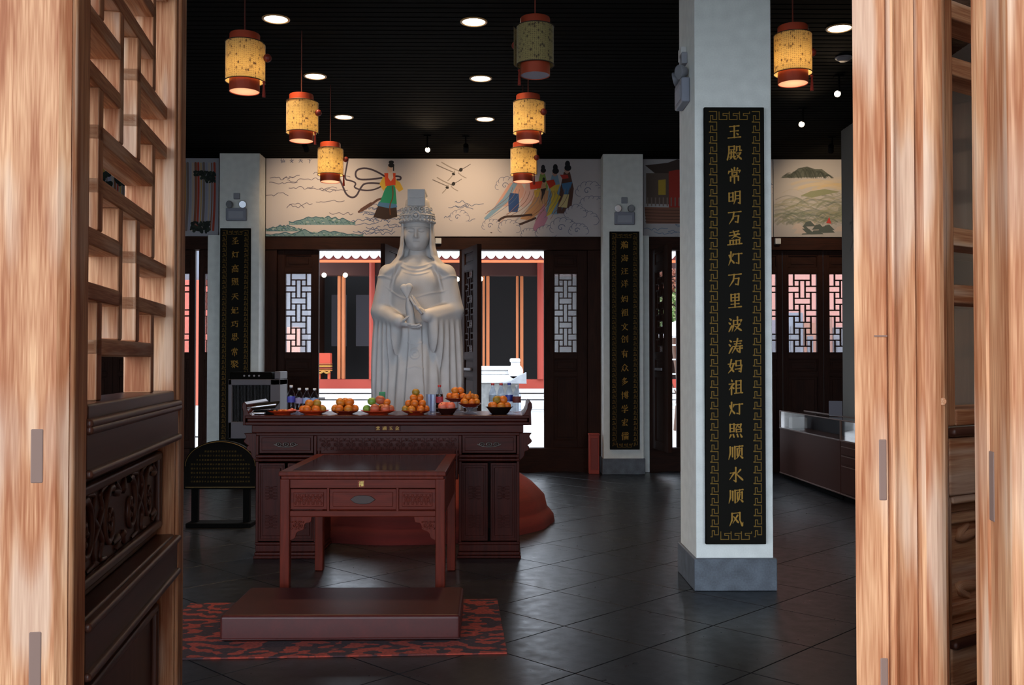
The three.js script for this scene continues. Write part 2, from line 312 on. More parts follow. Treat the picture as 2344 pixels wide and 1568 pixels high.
mural('long white mural of a robed woman with ribbons, cranes and attendants behind the statue', 607, 1380, (g) => {
  g.fillStyle = '#c2bab9'; g.fillRect(600, 355, 800, 200);
  for (let i = 0; i < 16; i++) swirl(g, rr(610, 760), rr(385, 490), rr(30, 70), '#5d5866');
  for (let i = 0; i < 26; i++) swirl(g, rr(800, 905), rr(470, 536), rr(25, 60), '#4d5c80');
  for (let i = 0; i < 6; i++) swirl(g, rr(985, 1060), rr(455, 535), rr(25, 60), '#565f78');
  const isle = (x0, x1, y, hgt, k) => { const top = []; for (let i = 0; i <= 30; i++) { const t = i / 30; top.push([x0 + (x1 - x0) * t, y - hgt * Math.max(0.1, Math.sin(t * Math.PI) * (0.55 + 0.6 * noise.noise(t * 9, k, 3))) + (i % 3 ? 0 : -2)]); } poly(g, '#6b8a90', ...top, [x1, y + 3], [x0, y + 3]); curve(g, '#2f5262', 1.6, ...top); for (let i = 2; i < 29; i += 3) curve(g, '#44687a', 1.1, top[i], [top[i][0] + 4, (top[i][1] + y) / 2], [top[i][0] + 9, y + 2]); for (let i = 0; i < 46; i++) { const t = rnd(); g.fillStyle = ['#3f6472', '#7e9b95', '#476b62', '#a2b0ae'][i % 4]; g.fillRect(x0 + (x1 - x0) * t, y - hgt * 0.6 * Math.sin(t * Math.PI) * rnd(), rr(2, 7), rr(1, 3)); } };
  isle(660, 812, 513, 27, 1); isle(607, 690, 528, 16, 4); isle(607, 830, 541, 17, 8);
  // ribbons
  const rb = '#3b323f';
  curve(g, rb, 4, [880, 405], [850, 385], [812, 387], [812, 412], [845, 412], [872, 408]);
  curve(g, rb, 4, [868, 421], [835, 418], [824, 430], [812, 455], [792, 450], [782, 425], [776, 412]);
  curve(g, rb, 3.5, [872, 427], [850, 440], [806, 432], [815, 420], [800, 414], [786, 412], [792, 380], [795, 362]);
  curve(g, '#5a3d36', 5, [890, 454], [868, 454], [850, 468], [828, 480], [820, 486]); curve(g, '#5a3d36', 8, [848, 468], [835, 476], [826, 482]);
  // the heavenly woman
  poly(g, '#35231d', [864, 472], [906, 472], [908, 497], [882, 504], [853, 498]);
  poly(g, '#47759c', [866, 462], [905, 464], [908, 475], [890, 478], [862, 472]);
  poly(g, '#1f8a68', [883, 424], [903, 425], [907, 468], [868, 464], [878, 438]);
  poly(g, '#cfa63c', [876, 405], [886, 412], [884, 428], [876, 438], [867, 422]); poly(g, '#cfa63c', [903, 410], [914, 418], [922, 434], [912, 440], [902, 428]);
  poly(g, '#d24a26', [878, 397], [904, 397], [904, 424], [881, 427]); poly(g, '#d8c0b0', [887, 392], [897, 392], [899, 408], [893, 416], [887, 408]);
  curve(g, '#6a3b22', 2.5, [897, 428], [900, 450], [890, 470], [892, 492]);
  g.fillStyle = '#d2b3a0'; g.beginPath(); g.ellipse(891, 387, 6, 9, 0, 0, 7); g.fill();
  g.fillStyle = '#17161a'; g.beginPath(); g.ellipse(894, 379, 7, 5, 0, 0, 7); g.fill(); g.beginPath(); g.ellipse(894, 372, 6, 4, 0, 0, 7); g.fill(); g.fillRect(898, 380, 2.5, 12);
  curve(g, rb, 4, [905, 404], [916, 404], [916, 412], [908, 412]);
  // cranes
  for (const [x, y, s] of [[1040, 392, 1], [1025, 424, 0.85]]) {
    curve(g, '#6d6560', 2, [x - 42 * s, y - 14 * s], [x - 20 * s, y - 4 * s], [x, y + 4 * s]); curve(g, '#8d857e', 2.5, [x - 30 * s, y - 20 * s], [x - 14 * s, y - 10 * s], [x + 10 * s, y]);
    curve(g, '#4a4442', 1.2, [x + 8 * s, y], [x + 24 * s, y - 8 * s], [x + 36 * s, y - 16 * s]); curve(g, '#8d857e', 2, [x, y], [x - 6 * s, y + 12 * s], [x - 16 * s, y + 22 * s]); curve(g, '#8d857e', 2, [x + 8 * s, y + 4 * s], [x + 14 * s, y + 10 * s], [x + 26 * s, y + 16 * s]);
    g.fillStyle = '#1f1c1c'; g.beginPath(); g.ellipse(x + 14 * s, y - 3 * s, 4, 4.5, 0.6, 0, 7); g.fill(); g.beginPath(); g.ellipse(x - 3 * s, y + 7 * s, 4, 2.5, 0.3, 0, 7); g.fill();
  }
  // clouds and attendants
  for (const [x, y, r] of [[1160, 428, 24], [1050, 500, 20], [1350, 440, 27], [1355, 470, 24], [1340, 505, 26]]) cloud(g, x, y, r);
  lady(g, 1242, 394, 78, '#7f9a4a', '#b8a878'); lady(g, 1270, 396, 95, '#7d9db4', '#d8b64a'); lady(g, 1298, 389, 100, '#5b3a2e', '#4c7aa0');
  for (const [c, ...p] of [['#c79a8c', [1165, 420], [1190, 414], [1204, 440], [1180, 470], [1130, 476]], ['#7b9ab2', [1176, 415], [1186, 417], [1160, 465], [1112, 505], [1107, 500], [1150, 455]], ['#c9a6a0', [1204, 420], [1226, 430], [1224, 456], [1196, 476], [1190, 470]],
    ['#b88a63', [1226, 444], [1256, 436], [1252, 470], [1215, 505], [1190, 502], [1214, 470]], ['#c3a24a', [1222, 436], [1240, 432], [1244, 450], [1224, 452]], ['#b57f96', [1245, 466], [1254, 500], [1240, 528], [1217, 530], [1232, 490]], ['#d0b23e', [1272, 442], [1284, 450], [1262, 490], [1250, 496], [1262, 460]], ['#d8c388', [1290, 445], [1303, 445], [1298, 476], [1278, 474]]]) poly(g, c, ...p);
  poly(g, '#27497f', [1167, 442], [1187, 444], [1188, 470], [1184, 486], [1164, 486], [1163, 460]);
  poly(g, '#cf3a20', [1212, 418], [1242, 414], [1244, 430], [1214, 434]); poly(g, '#cf3a20', [1250, 414], [1268, 411], [1272, 422], [1258, 432]); poly(g, '#c0392b', [1282, 400], [1300, 400], [1302, 408], [1288, 410]);
  for (let i = 0; i < 15; i++) { const t = (i + rr(-0.4, 0.4)) / 14, x = 1160 + t * 130, y = 430 + 40 * t * (1 - t); curve(g, ['#7a5244', '#8d7468', '#5c6f8a', '#a8705e', '#6b4a3a'][i % 5], 0.9, [x + 14, y], [x + 10, y + 18], [x - 2 - 16 * (1 - t), y + 40], [x - 20 - 34 * (1 - t) + rr(-6, 6), y + rr(52, 78)]); }
  lady(g, 1244, 417, 50, '#b58d6a', '#2a2326'); curve(g, '#3d2a26', 5, [1216, 492], [1180, 496], [1150, 496], [1130, 518], [1124, 532]); curve(g, '#3d2a26', 5, [1225, 500], [1190, 515], [1165, 520], [1164, 536]);
  for (const [x, y, r] of [[1125, 520, 20], [1165, 525, 22], [1210, 538, 16], [1250, 535, 20], [1290, 525, 28], [1318, 490, 22], [1325, 530, 20]]) cloud(g, x, y, r);
  g.strokeStyle = '#3a4463'; ['仙', '女', '天', '下'].forEach((c, i) => glyph(g, c, 645 + i * 20.5, 369, 11, 1.1));
});
mural('mural of a timber pavilion boat with red and yellow panels beside the near column', 1474, 1771, (g) => {
  g.fillStyle = '#b9b4b4'; g.fillRect(1470, 355, 310, 190);
  poly(g, '#4a3b34', [1478, 378], [1530, 372], [1552, 364], [1600, 372], [1640, 385], [1560, 400], [1500, 396]);
  poly(g, '#6a584e', [1480, 396], [1600, 396], [1600, 470], [1480, 466]); poly(g, '#c4a33c', [1508, 412], [1525, 410], [1525, 446], [1508, 446]); poly(g, '#b23a2c', [1532, 392], [1550, 388], [1600, 388], [1600, 475], [1532, 475]);
  for (let i = 0; i < 12; i++) { g.fillStyle = '#8d7a70'; g.fillRect(1482 + i * 9, 452, 3, 20); }
  poly(g, '#8a5d4a', [1476, 474], [1640, 476], [1630, 512], [1480, 512]); for (let i = 0; i < 5; i++) curve(g, '#5d3d31', 1.5, [1478, 480 + i * 7], [1540, 482 + i * 7], [1630, 480 + i * 7]);
  for (let i = 0; i < 14; i++) swirl(g, rr(1474, 1700), rr(512, 538), 50, '#6d7f98');
  for (let i = 0; i < 5; i++) cloud(g, 1640 + 28 * i, 420 + 15 * (i % 3), 22);
});
mural('hazy mural of a dark mountain over green waves, right of the near column', 1773, 2160, (g) => {
  g.fillStyle = '#a8a4a2'; g.fillRect(1760, 355, 420, 195);
  poly(g, '#555a51', [1788, 407], [1815, 396], [1830, 384], [1850, 380], [1868, 386], [1884, 386], [1905, 402], [1880, 404]);
  g.globalAlpha = 0.3; for (let i = 0; i < 420; i++) { const t = rnd(), y = 432 + 78 * Math.sqrt(t), x = rr(1760, 2150), w = rr(20, 70); curve(g, ['#6f7862', '#7f8468', '#596556', '#9a9474', '#4a564e'][i % 5], rr(1, 5), [x, y + 4], [x + w * 0.3, y - 6], [x + w * 0.7, y - 4], [x + w, y + 3]); }
  for (let i = 0; i < 46; i++) { const y = rr(408, 434), x = rr(1790, 2050); curve(g, ['#c3a877', '#bfae94', '#b3a89c'][i % 3], rr(3, 7), [x, y + 6], [x + 30, y - 5], [x + 70, y - 3], [x + 105, y + 5]); }
  for (let i = 0; i < 50; i++) { const t = rnd(); curve(g, '#2f352e', rr(1, 4), [1790 + t * 105, 405 - 22 * Math.sin(t * 3.1) * rnd()], [1796 + t * 105, 400 - 20 * Math.sin(t * 3.1)], [1806 + t * 105, 406]); }
  g.globalAlpha = 1;
  poly(g, '#7f8468', [1835, 447], [1858, 437], [1890, 432], [1925, 438], [1895, 444], [1860, 452]);
  for (let i = 0; i < 24; i++) { const x = rr(1770, 2150), y = rr(512, 538); poly(g, i % 2 ? '#b5a8a0' : '#4c5552', [x, y + 5], [x + 8, y - 6], [x + 18, y - 8], [x + 30, y + 4]); }
  poly(g, '#b53a34', [1893, 510], [1900, 496], [1905, 512]);
});
mural('mural of pine boughs with red and gold trunks, left of the far rear column', -50, 498, (g) => {
  g.fillStyle = '#a7a5ab'; g.fillRect(-60, 355, 570, 195);
  for (let i = -24; i < 62; i++) curve(g, ['#8a5438', '#b5452e', '#c49a4c', '#7d6e68', '#9a98ac', '#c0a890'][((i + 24) * 7) % 6], rr(2, 6), [110 + i * 6.2, 375], [112 + i * 6.2, 450], [108 + i * 6.2, 528]);
  const bough = (x, y, s) => { for (let i = 0; i < 60; i++) { g.fillStyle = i % 3 ? '#1c231d' : '#2c352b'; g.beginPath(); g.ellipse(x + rr(-26, 30) * s, y + rr(-14, 16) * s, rr(4, 9) * s, rr(3, 6) * s, rr(0, 3), 0, 7); g.fill(); } };
  for (const [x, y, s] of [[472, 402, 0.55], [450, 398, 0.35], [478, 412, 0.4], [455, 520, 0.7], [300, 400, 1.4], [380, 500, 1.2], [200, 420, 1.5]]) bough(x, y, s);
});

// ---------------------------------------------------------------- lattice leaves (doors), used at the front and at the back
// basket-weave lattice of cols x rows cells: returns bars as [vertical?, line, from, to] in cells
function basket(cols, rows) {
  const id = (r, c) => {
    const m = r % 4, e = c === 0 || c === cols - 1;
    if (m === 2 && c !== 2) return 'h' + r + (c < 2 ? 'l' : 'r');
    if (e) return 'v' + c + '_' + Math.floor((r + 1) / 4);
    if (m === 0) return 'm' + r;
    if (c === 2) return 'c' + Math.floor(r / 4);
    return 's' + r + '_' + c;
  };
  const out = [];
  for (let c = 1; c < cols; c++) { let from = -1; for (let r = 0; r <= rows; r++) { const on = r < rows && id(r, c - 1) !== id(r, c); if (on && from < 0) from = r; if (!on && from >= 0) { out.push([1, c, from, r]); from = -1; } } }
  for (let r = 1; r < rows; r++) { let from = -1; for (let c = 0; c <= cols; c++) { const on = c < cols && id(r - 1, c) !== id(r, c); if (on && from < 0) from = c; if (!on && from >= 0) { out.push([0, r, from, c]); from = -1; } } }
  return out;
}
// carved scrollwork in a w x h field, as relief tubes lying on z = 0
function scrollwork(w, h, n, r = 0.006) {
  const g = [], cell = w / n;
  for (let i = 0; i < n; i++) for (const s of [-1, 1]) {
    const cx = -w / 2 + cell * (i + 0.5), R = Math.min(cell * 0.24, h * 0.36), ox = cx + s * cell * 0.25;
    const sp = []; for (let k = 0; k <= 16; k++) { const a = k / 16 * 8.2, q = R * (1 - k / 18); sp.push(V(ox + s * Math.cos(a + 1.2) * q * 0.95, Math.sin(a + 1.2) * q * 1.15, 0.001)); }
    g.push(tube(sp, (t) => r * (1.25 - 0.5 * t), 40, 6, 0.9));
    for (const u of [-1, 1]) {
      g.push(tube([V(cx, 0, 0), V(cx + s * cell * 0.1, u * h * 0.2, 0), V(cx + s * cell * 0.06, u * h * 0.38, 0), V(cx + s * cell * 0.2, u * h * 0.44, 0)], (t) => r * (1.2 - 0.7 * t), 14, 6, 0.9));
      g.push(tube([V(ox + s * R * 0.6, u * R * 0.9, 0), V(ox + s * cell * 0.2, u * h * 0.3, 0), V(ox + s * cell * 0.14, u * h * 0.42, 0)], (t) => r * (0.6 + 0.9 * Math.sin(t * 3)), 12, 6, 0.9));
    }
    for (let k = 0; k < 5; k++) { const a = k / 5 * 6.28; g.push(new THREE.SphereGeometry(r * 0.95, 7, 5).scale(1, 1, 0.7).translate(ox + Math.cos(a) * R * 0.28, Math.sin(a) * R * 0.32, 0.001)); }
  }
  return merge(g);
}
/* leaf: local x across (0..W), y up, z through the thickness; sections: [kind, y0, y1, ...] with rails in between.
   fine = bars one by one and mouldings; otherwise the lattice is one part */
function leaf(name, label, { W, T, y0, y1, stile, wood, dark, sections, rails, fine, pane }) {
  const o = thing(name, label, 'door');
  for (const x of [0, W - stile]) part('stile', box(stile, y1 - y0, T, x + stile / 2, (y0 + y1) / 2, 0, fine ? 0.005 : 0.003), wood, o);
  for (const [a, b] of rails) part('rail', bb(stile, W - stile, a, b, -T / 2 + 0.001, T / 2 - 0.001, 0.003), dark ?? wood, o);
  for (const [kind, a, b, cols, rows] of sections) {
    const x0 = stile, x1 = W - stile, mid = (a + b) / 2, w = x1 - x0, h = b - a, m = fine ? (kind === 'lattice' ? 0.017 : 0.009) : 0.014;
    const fs = [bb(x0, x0 + m, a, b, -T * 0.4, T * 0.44, 0.003), bb(x1 - m, x1, a, b, -T * 0.4, T * 0.44, 0.003)], fr = [bb(x0 + m, x1 - m, a, a + m, -T * 0.4, T * 0.44, 0.003), bb(x0 + m, x1 - m, b - m, b, -T * 0.4, T * 0.44, 0.003)];
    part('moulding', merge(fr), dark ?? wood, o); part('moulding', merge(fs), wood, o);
    if (kind === 'lattice') {
      const cw = (w - 2 * m) / cols, ch = (h - 2 * m) / rows, bw = fine ? 0.019 : cw * 0.22, bd = fine ? 0.036 : 0.03, list = [];
      for (const [v, i, p, q] of basket(cols, rows)) {
        const g = v ? bb(x0 + m + i * cw - bw / 2, x0 + m + i * cw + bw / 2, a + m + p * ch + (p ? bw / 2 : 0), a + m + q * ch - (q < rows ? bw / 2 : 0), -bd / 2, bd / 2, fine ? 0.002 : 0)
          : bb(x0 + m + p * cw - (p ? bw / 2 : 0), x0 + m + q * cw + (q < cols ? bw / 2 : 0), a + m + i * ch - bw / 2, a + m + i * ch + bw / 2, -bd / 2, bd / 2, fine ? 0.002 : 0);
        if (fine) part('lattice_bar', g, wood, o); else list.push(g);
      }
      if (!fine) tag(part('lattice', merge(list), wood, o), null, null, null, 'stuff');
      if (pane) part('glass_pane', bb(x0 + m, x1 - m, a + m, b - m, -bd / 2 - 0.006, -bd / 2 - 0.003, 0), pane, o);
    } else {
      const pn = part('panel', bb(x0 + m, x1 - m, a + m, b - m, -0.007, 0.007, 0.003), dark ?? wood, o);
      if (fine) {
        const q = 0.012, e = kind === 'carved' ? 0.012 : 0.03;
        const fx0 = x0 + m + e, fx1 = x1 - m - e, fy0 = a + m + e, fy1 = b - m - e;
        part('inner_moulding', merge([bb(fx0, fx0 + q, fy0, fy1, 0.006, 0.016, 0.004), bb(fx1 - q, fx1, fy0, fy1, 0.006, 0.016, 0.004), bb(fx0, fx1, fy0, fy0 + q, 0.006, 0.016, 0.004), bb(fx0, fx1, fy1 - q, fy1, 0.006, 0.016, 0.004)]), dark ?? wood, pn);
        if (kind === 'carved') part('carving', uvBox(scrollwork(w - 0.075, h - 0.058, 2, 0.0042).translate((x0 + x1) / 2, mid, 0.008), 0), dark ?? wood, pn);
      } else part('inner_panel', bb(x0 + m + 0.035, x1 - m - 0.035, a + m + 0.03, b - m - 0.03, 0.004, 0.016, 0.005), wood, pn);
    }
  }
  return o;
}

// ---------------------------------------------------------------- front doors, close to the camera
const leafSpec = (o) => ({
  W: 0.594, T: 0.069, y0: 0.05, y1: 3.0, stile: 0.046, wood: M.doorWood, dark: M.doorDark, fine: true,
  rails: [[0.05, 0.16], [1.196, 1.24], [1.392, 1.435], [2.92, 3.0]],
  sections: [['panel', 0.16, 1.196], ['carved', 1.24, 1.392], ['lattice', 1.441, 2.92, 5, 25]], ...o,
});
function railCaps(o, W, T, stile, ys) {                              // proud half-round strips over and under the rails
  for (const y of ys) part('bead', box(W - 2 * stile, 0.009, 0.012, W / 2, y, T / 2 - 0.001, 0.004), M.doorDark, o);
}
{
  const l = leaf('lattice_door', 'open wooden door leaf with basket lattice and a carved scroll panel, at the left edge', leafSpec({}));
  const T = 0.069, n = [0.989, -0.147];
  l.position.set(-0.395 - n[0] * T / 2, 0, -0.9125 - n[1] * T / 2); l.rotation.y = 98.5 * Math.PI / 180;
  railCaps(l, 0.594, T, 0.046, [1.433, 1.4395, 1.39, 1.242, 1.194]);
  // worn pale edge with the dark ends of the through tenons
  part('edge_bead', extrude([[-0.004, 0.0345], [0.004, 0.0345], [0.004, -0.03], [-0.002, -0.03], [-0.006, -0.02], [-0.006, 0.02], [-0.0056, 0.033]], 2.95).rotateX(-Math.PI / 2).translate(0, 0.05, 0), M.doorWood, l);
  for (const y of [1.414, 1.23, 0.12]) part('tenon', box(0.004, 0.05, 0.0115, -0.0045, y, 0.004, 0.0015), M.hole, l);
}
{
  // moulded post on the right: flat, bead, flat, bull-nose
  const p = thing('door_post', 'moulded amber wooden door post with a dark tenon end, right of the near column', 'door post', [0, 0, 0]);
  const D = 0.8, x0 = 0.2887, w = 0.0745, f = (px) => (px - 1962) / 210 * w, prof = [[0.034, -0.08], [0, -0.004], [0.004, 0], [f(2031), 0], [f(2033), -0.004], [f(2037), -0.004]];
  for (let k = 0; k <= 6; k++) { const a = Math.PI * (1 - k / 6); prof.push([f(2044) + Math.cos(a) * f(1970), -0.001 + Math.sin(a) * 0.0065]); }
  prof.push([f(2054), -0.005], [f(2060), -0.003], [f(2100), -0.003], [f(2103), -0.007]);
  for (let k = 0; k <= 8; k++) { const a = Math.PI * (1 - k / 8 * 0.97); prof.push([f(2136) + Math.cos(a) * f(1993), -0.002 + Math.sin(a) * 0.009]); }
  prof.push([f(2166), -0.02], [f(2166), -0.08]);
  const g = extrude(prof, 3.1).rotateX(Math.PI / 2).translate(0, 3.1, 0);
  part('post', uvBox(g, 1), M.doorWood, p);
  for (const y of [1.412, 1.235]) part('tenon', box(0.0066, 0.05, 0.004, f(2021), y, -0.0014, 0.0012), M.hole, p);
  part('scratch', box(0.0105, 0.0012, 0.001, f(2018), 1.521, 0.0002, 0), M.hole, p);
  part('peg', cyl(0.003, 0.0035, 0.004, 0, 0, 0, 10).rotateX(Math.PI / 2).translate(f(2150), 1.468, 0.0045), M.doorWood, p);
  p.position.set(x0, 0, -D);
  p.rotation.y = -0.06;
}
{
  const b = leaf('lattice_door', 'glazed wooden door leaf seen edgewise between the two posts at the right edge', leafSpec({ W: 0.8, stile: 0.044, dark: undefined, pane: M.glass, rails: [[0.05, 0.16], [1.18, 1.222], [1.368, 1.425], [2.92, 3.0]], sections: [['panel', 0.16, 1.18], ['carved', 1.222, 1.368], ['lattice', 1.436, 2.92, 5, 25]] }));
  b.position.set(0.381, 0, -0.959); b.rotation.y = 34 * Math.PI / 180;
  railCaps(b, 0.8, 0.069, 0.044, [1.431, 1.224, 1.178]);
}
{
  const c = leaf('lattice_door', 'nearest door leaf at the right edge, brown edge with a tenon end and a pale face', leafSpec({}));
  const T = 0.069; // front-left corner at (0.3426, -0.66), running right and slightly towards the viewer
  const th = -10.4 * Math.PI / 180, nx = Math.sin(th), nz = Math.cos(th);
  c.position.set(0.3426 - nx * T / 2, 0, -0.66 - nz * T / 2); c.rotation.y = th;
  for (const y of [1.411, 1.2]) part('tenon', box(0.003, 0.05, 0.012, 0.0008, y, -0.008, 0.001), M.hole, c);
  part('edge_bead', extrude([[-0.004, 0.0345], [0.004, 0.0345], [0.004, 0.012], [-0.002, 0.012], [-0.005, 0.02], [-0.005, 0.03]], 2.95).rotateX(-Math.PI / 2).translate(0, 0.05, 0), M.doorWood, c);
}
// porch floor outside and the eave over it, courtyard before the hall
struct('pavement_front', bb(-14, 14, -0.5, -0.3, 3.2, 22, 0), plain('#a8a8a4', { roughness: 0.9 }));
struct('wall_light_block', bb(1.0, 1.1, -0.3, 3.95, -FRONT, 3.0, 0), M.hallWood);  // unseen wall, added to keep side light off the left door leaf
struct('porch_roof', bb(-9, 9, 3.95, 4.1, -FRONT, 1.0, 0), M.hallWood);
for (const x of [-3.65, 4.4]) struct('porch_column', cyl(0.17, 0.17, 4.25, x, 1.825, 0.75, 20), M.redPaint);

// ---------------------------------------------------------------- back wall: sill, header, posts and leaves
const HD = Y(572, BACK), HT = Y(541.5, BACK), SILL = Y(1026, BACK), bx = (px) => X(px, BACK + 0.1);
const zb = -BACK - 0.16, zf = -BACK - 0.04;
struct('trim_3', bb(LX, RX, HD, HT, zb, zf + 0.05, 0.006), M.hallWood);        // header
struct('trim_4', bb(LX, RX, -0.04, SILL, zb, zf + 0.02, 0.008), M.hallWood);       // tall threshold
const jamb = (a, b) => struct('door_jamb', bb(a, b, SILL, HD, zb, zf + 0.03, 0.006), M.hallWood);
jamb(bx(600), bx(636)); jamb(bx(1344), bx(1384)); jamb(bx(1482), bx(1494)); jamb(bx(898), bx(917)); jamb(bx(1052), bx(1060));
const LT = Y(626, BACK), LB = Y(806, BACK);
function hallLeaf(label, W, lx0, lx1, name = 'hall_door') {           // lx0..lx1: lattice across the leaf
  const st = Math.max(0.03, (W - (lx1 - lx0)) / 2 - 0.014);
  return leaf(name, label, { W, T: 0.06, y0: SILL, y1: HD, stile: st, wood: M.hallWood, fine: false, pane: M.frost,
    rails: [[SILL, SILL + 0.1], [1.3, 1.36], [LB - 0.09, LB - 0.014], [LT + 0.014, LT + 0.09], [HD - 0.06, HD]],
    sections: [['panel', SILL + 0.1, 1.3], ['panel', 1.36, LB - 0.09], ['lattice', LB - 0.014, LT + 0.014, 5, 13], ['panel', LT + 0.09, HD - 0.06]] });
}
const put = (o, x, z, a) => { o.position.set(x, 0, z); o.rotation.y = a; return o; };
const zl = -BACK - 0.1;
{
  const w1 = bx(730) - bx(636), a = put(hallLeaf('closed dark door leaf with grey lattice window, left of the statue', w1, bx(655) - bx(636), bx(713) - bx(636)), bx(636), zl, 0);
  const w2 = bx(1344) - bx(1245); put(hallLeaf('closed dark door leaf with grey lattice window, between the open doorway and the right rear column', w2, bx(1267) - bx(1245), bx(1317) - bx(1245)), bx(1245), zl, 0);
  // two leaves folded open into the court
  const L = 0.8, inward = (o, pxHinge, pxFree) => { const xh = X(pxHinge, 13.55), xf = X(pxFree, 12.78); return put(o, xh, zl + 0.02, Math.atan2(-0.77, xf - xh)); };
  const o1 = inward(hallLeaf('dark door leaf folded open behind the statue on its right, lattice seen at a slant', L, 0.2, 0.6), 1058, 1098);
  part('latch_plate', box(0.3, 0.035, 0.02, 0.4, 1.4, 0.04, 0.004), M.greyPlastic, o1);
  inward(copy(o1, null, undefined, 'dark door leaf folded open behind the statue on its left'), 915, 877);
  inward(copy(o1, null, undefined, 'dark door leaf standing open beside the near column, a slit of lattice lit'), 1494, 1532);
  // closed leaves with pink-lit lattices, right
  const W = 0.556, names = ['half hidden by the near column', 'in full view right of the near column', 'partly behind the pale partition'];
  const first = hallLeaf('closed dark door leaf with a pink-lit lattice, ' + names[0], W, (W - 0.39) / 2, (W + 0.39) / 2); put(first, X(1744, 13.55) - W / 2, zl, 0);
  [1, 2].forEach((k) => put(copy(first, null, undefined, 'closed dark door leaf with a pink-lit lattice, ' + names[k]), X(1744 + 93.3 * k, 13.55) - W / 2, zl, 0));
  put(copy(first, null, undefined, 'closed dark door leaf behind the near column'), 2.4, zl, 0);
  for (let k = 3; k < 6; k++) put(copy(first, null, undefined, 'closed dark door leaf behind the pale partition', 'hidden leaves right'), X(1744 + 93.3 * k, 13.55) - W / 2, zl, 0);
  // left bay: a slit of daylight between two leaves
  const xs = X(447, 13.55), xe = X(455.5, 13.55), lw = xe < -3.85 ? Math.abs(-3.9 - xe) : 0.3;
  const b1 = hallLeaf('narrow dark door leaf beside the left rear column, right of the bright slit', lw, lw * 0.3, lw * 0.7); put(b1, xe, zl, 0);
  const b2 = copy(first, null, undefined, 'dark door leaf left of the bright slit'); put(b2, xs - W, zl, 0);
  for (let k = 1; k < 5; k++) put(copy(first, null, undefined, 'dark door leaf in the left bay of the back wall', 'leaves of the left bay'), xs - W * (k + 1) - 0.005 * k, zl, 0);
}
struct('wall_infill', bb(LX, X(447, 13.55) - 0.556 * 5 - 0.02, SILL, HD, zb, zf, 0), M.hallWood);
struct('wall_infill', bb(X(1744 + 93.3 * 5.5, 13.55), RX, SILL, HD, zb, zf, 0), M.hallWood);
tag(part('sensor_box', bb(X(996, 13.4), X(1010, 13.4), Y(558, 13.4), Y(545, 13.4), zf + 0.05, zf + 0.1, 0.006), M.white, scene), 'small white box on the door header right of the statue head', 'sensor');
tag(part('sensor_box', bb(X(1776, 13.4), X(1789, 13.4), Y(558, 13.4), Y(545, 13.4), zf + 0.05, zf + 0.1, 0.006), M.white, scene), 'small white box on the door header under the landscape mural', 'sensor');
{
  const b = thing('donation_box', 'narrow upright red box standing at the foot of the right rear door', 'box', [X(1359, 13.2), 0, -13.2]);
  const w = 0.135, h = Y(992, 13.2);
  part('body', box(w, h - 0.02, 0.12, 0, h / 2 - 0.01, 0, 0.006), M.redPaint, b);
  part('lid', box(w + 0.012, 0.022, 0.132, 0, h - 0.011, 0, 0.004), M.redPaint, b);
  part('front_panel', box(w - 0.04, h - 0.12, 0.008, 0, h / 2, 0.062, 0.003), plain('#8a3226'), b);
}

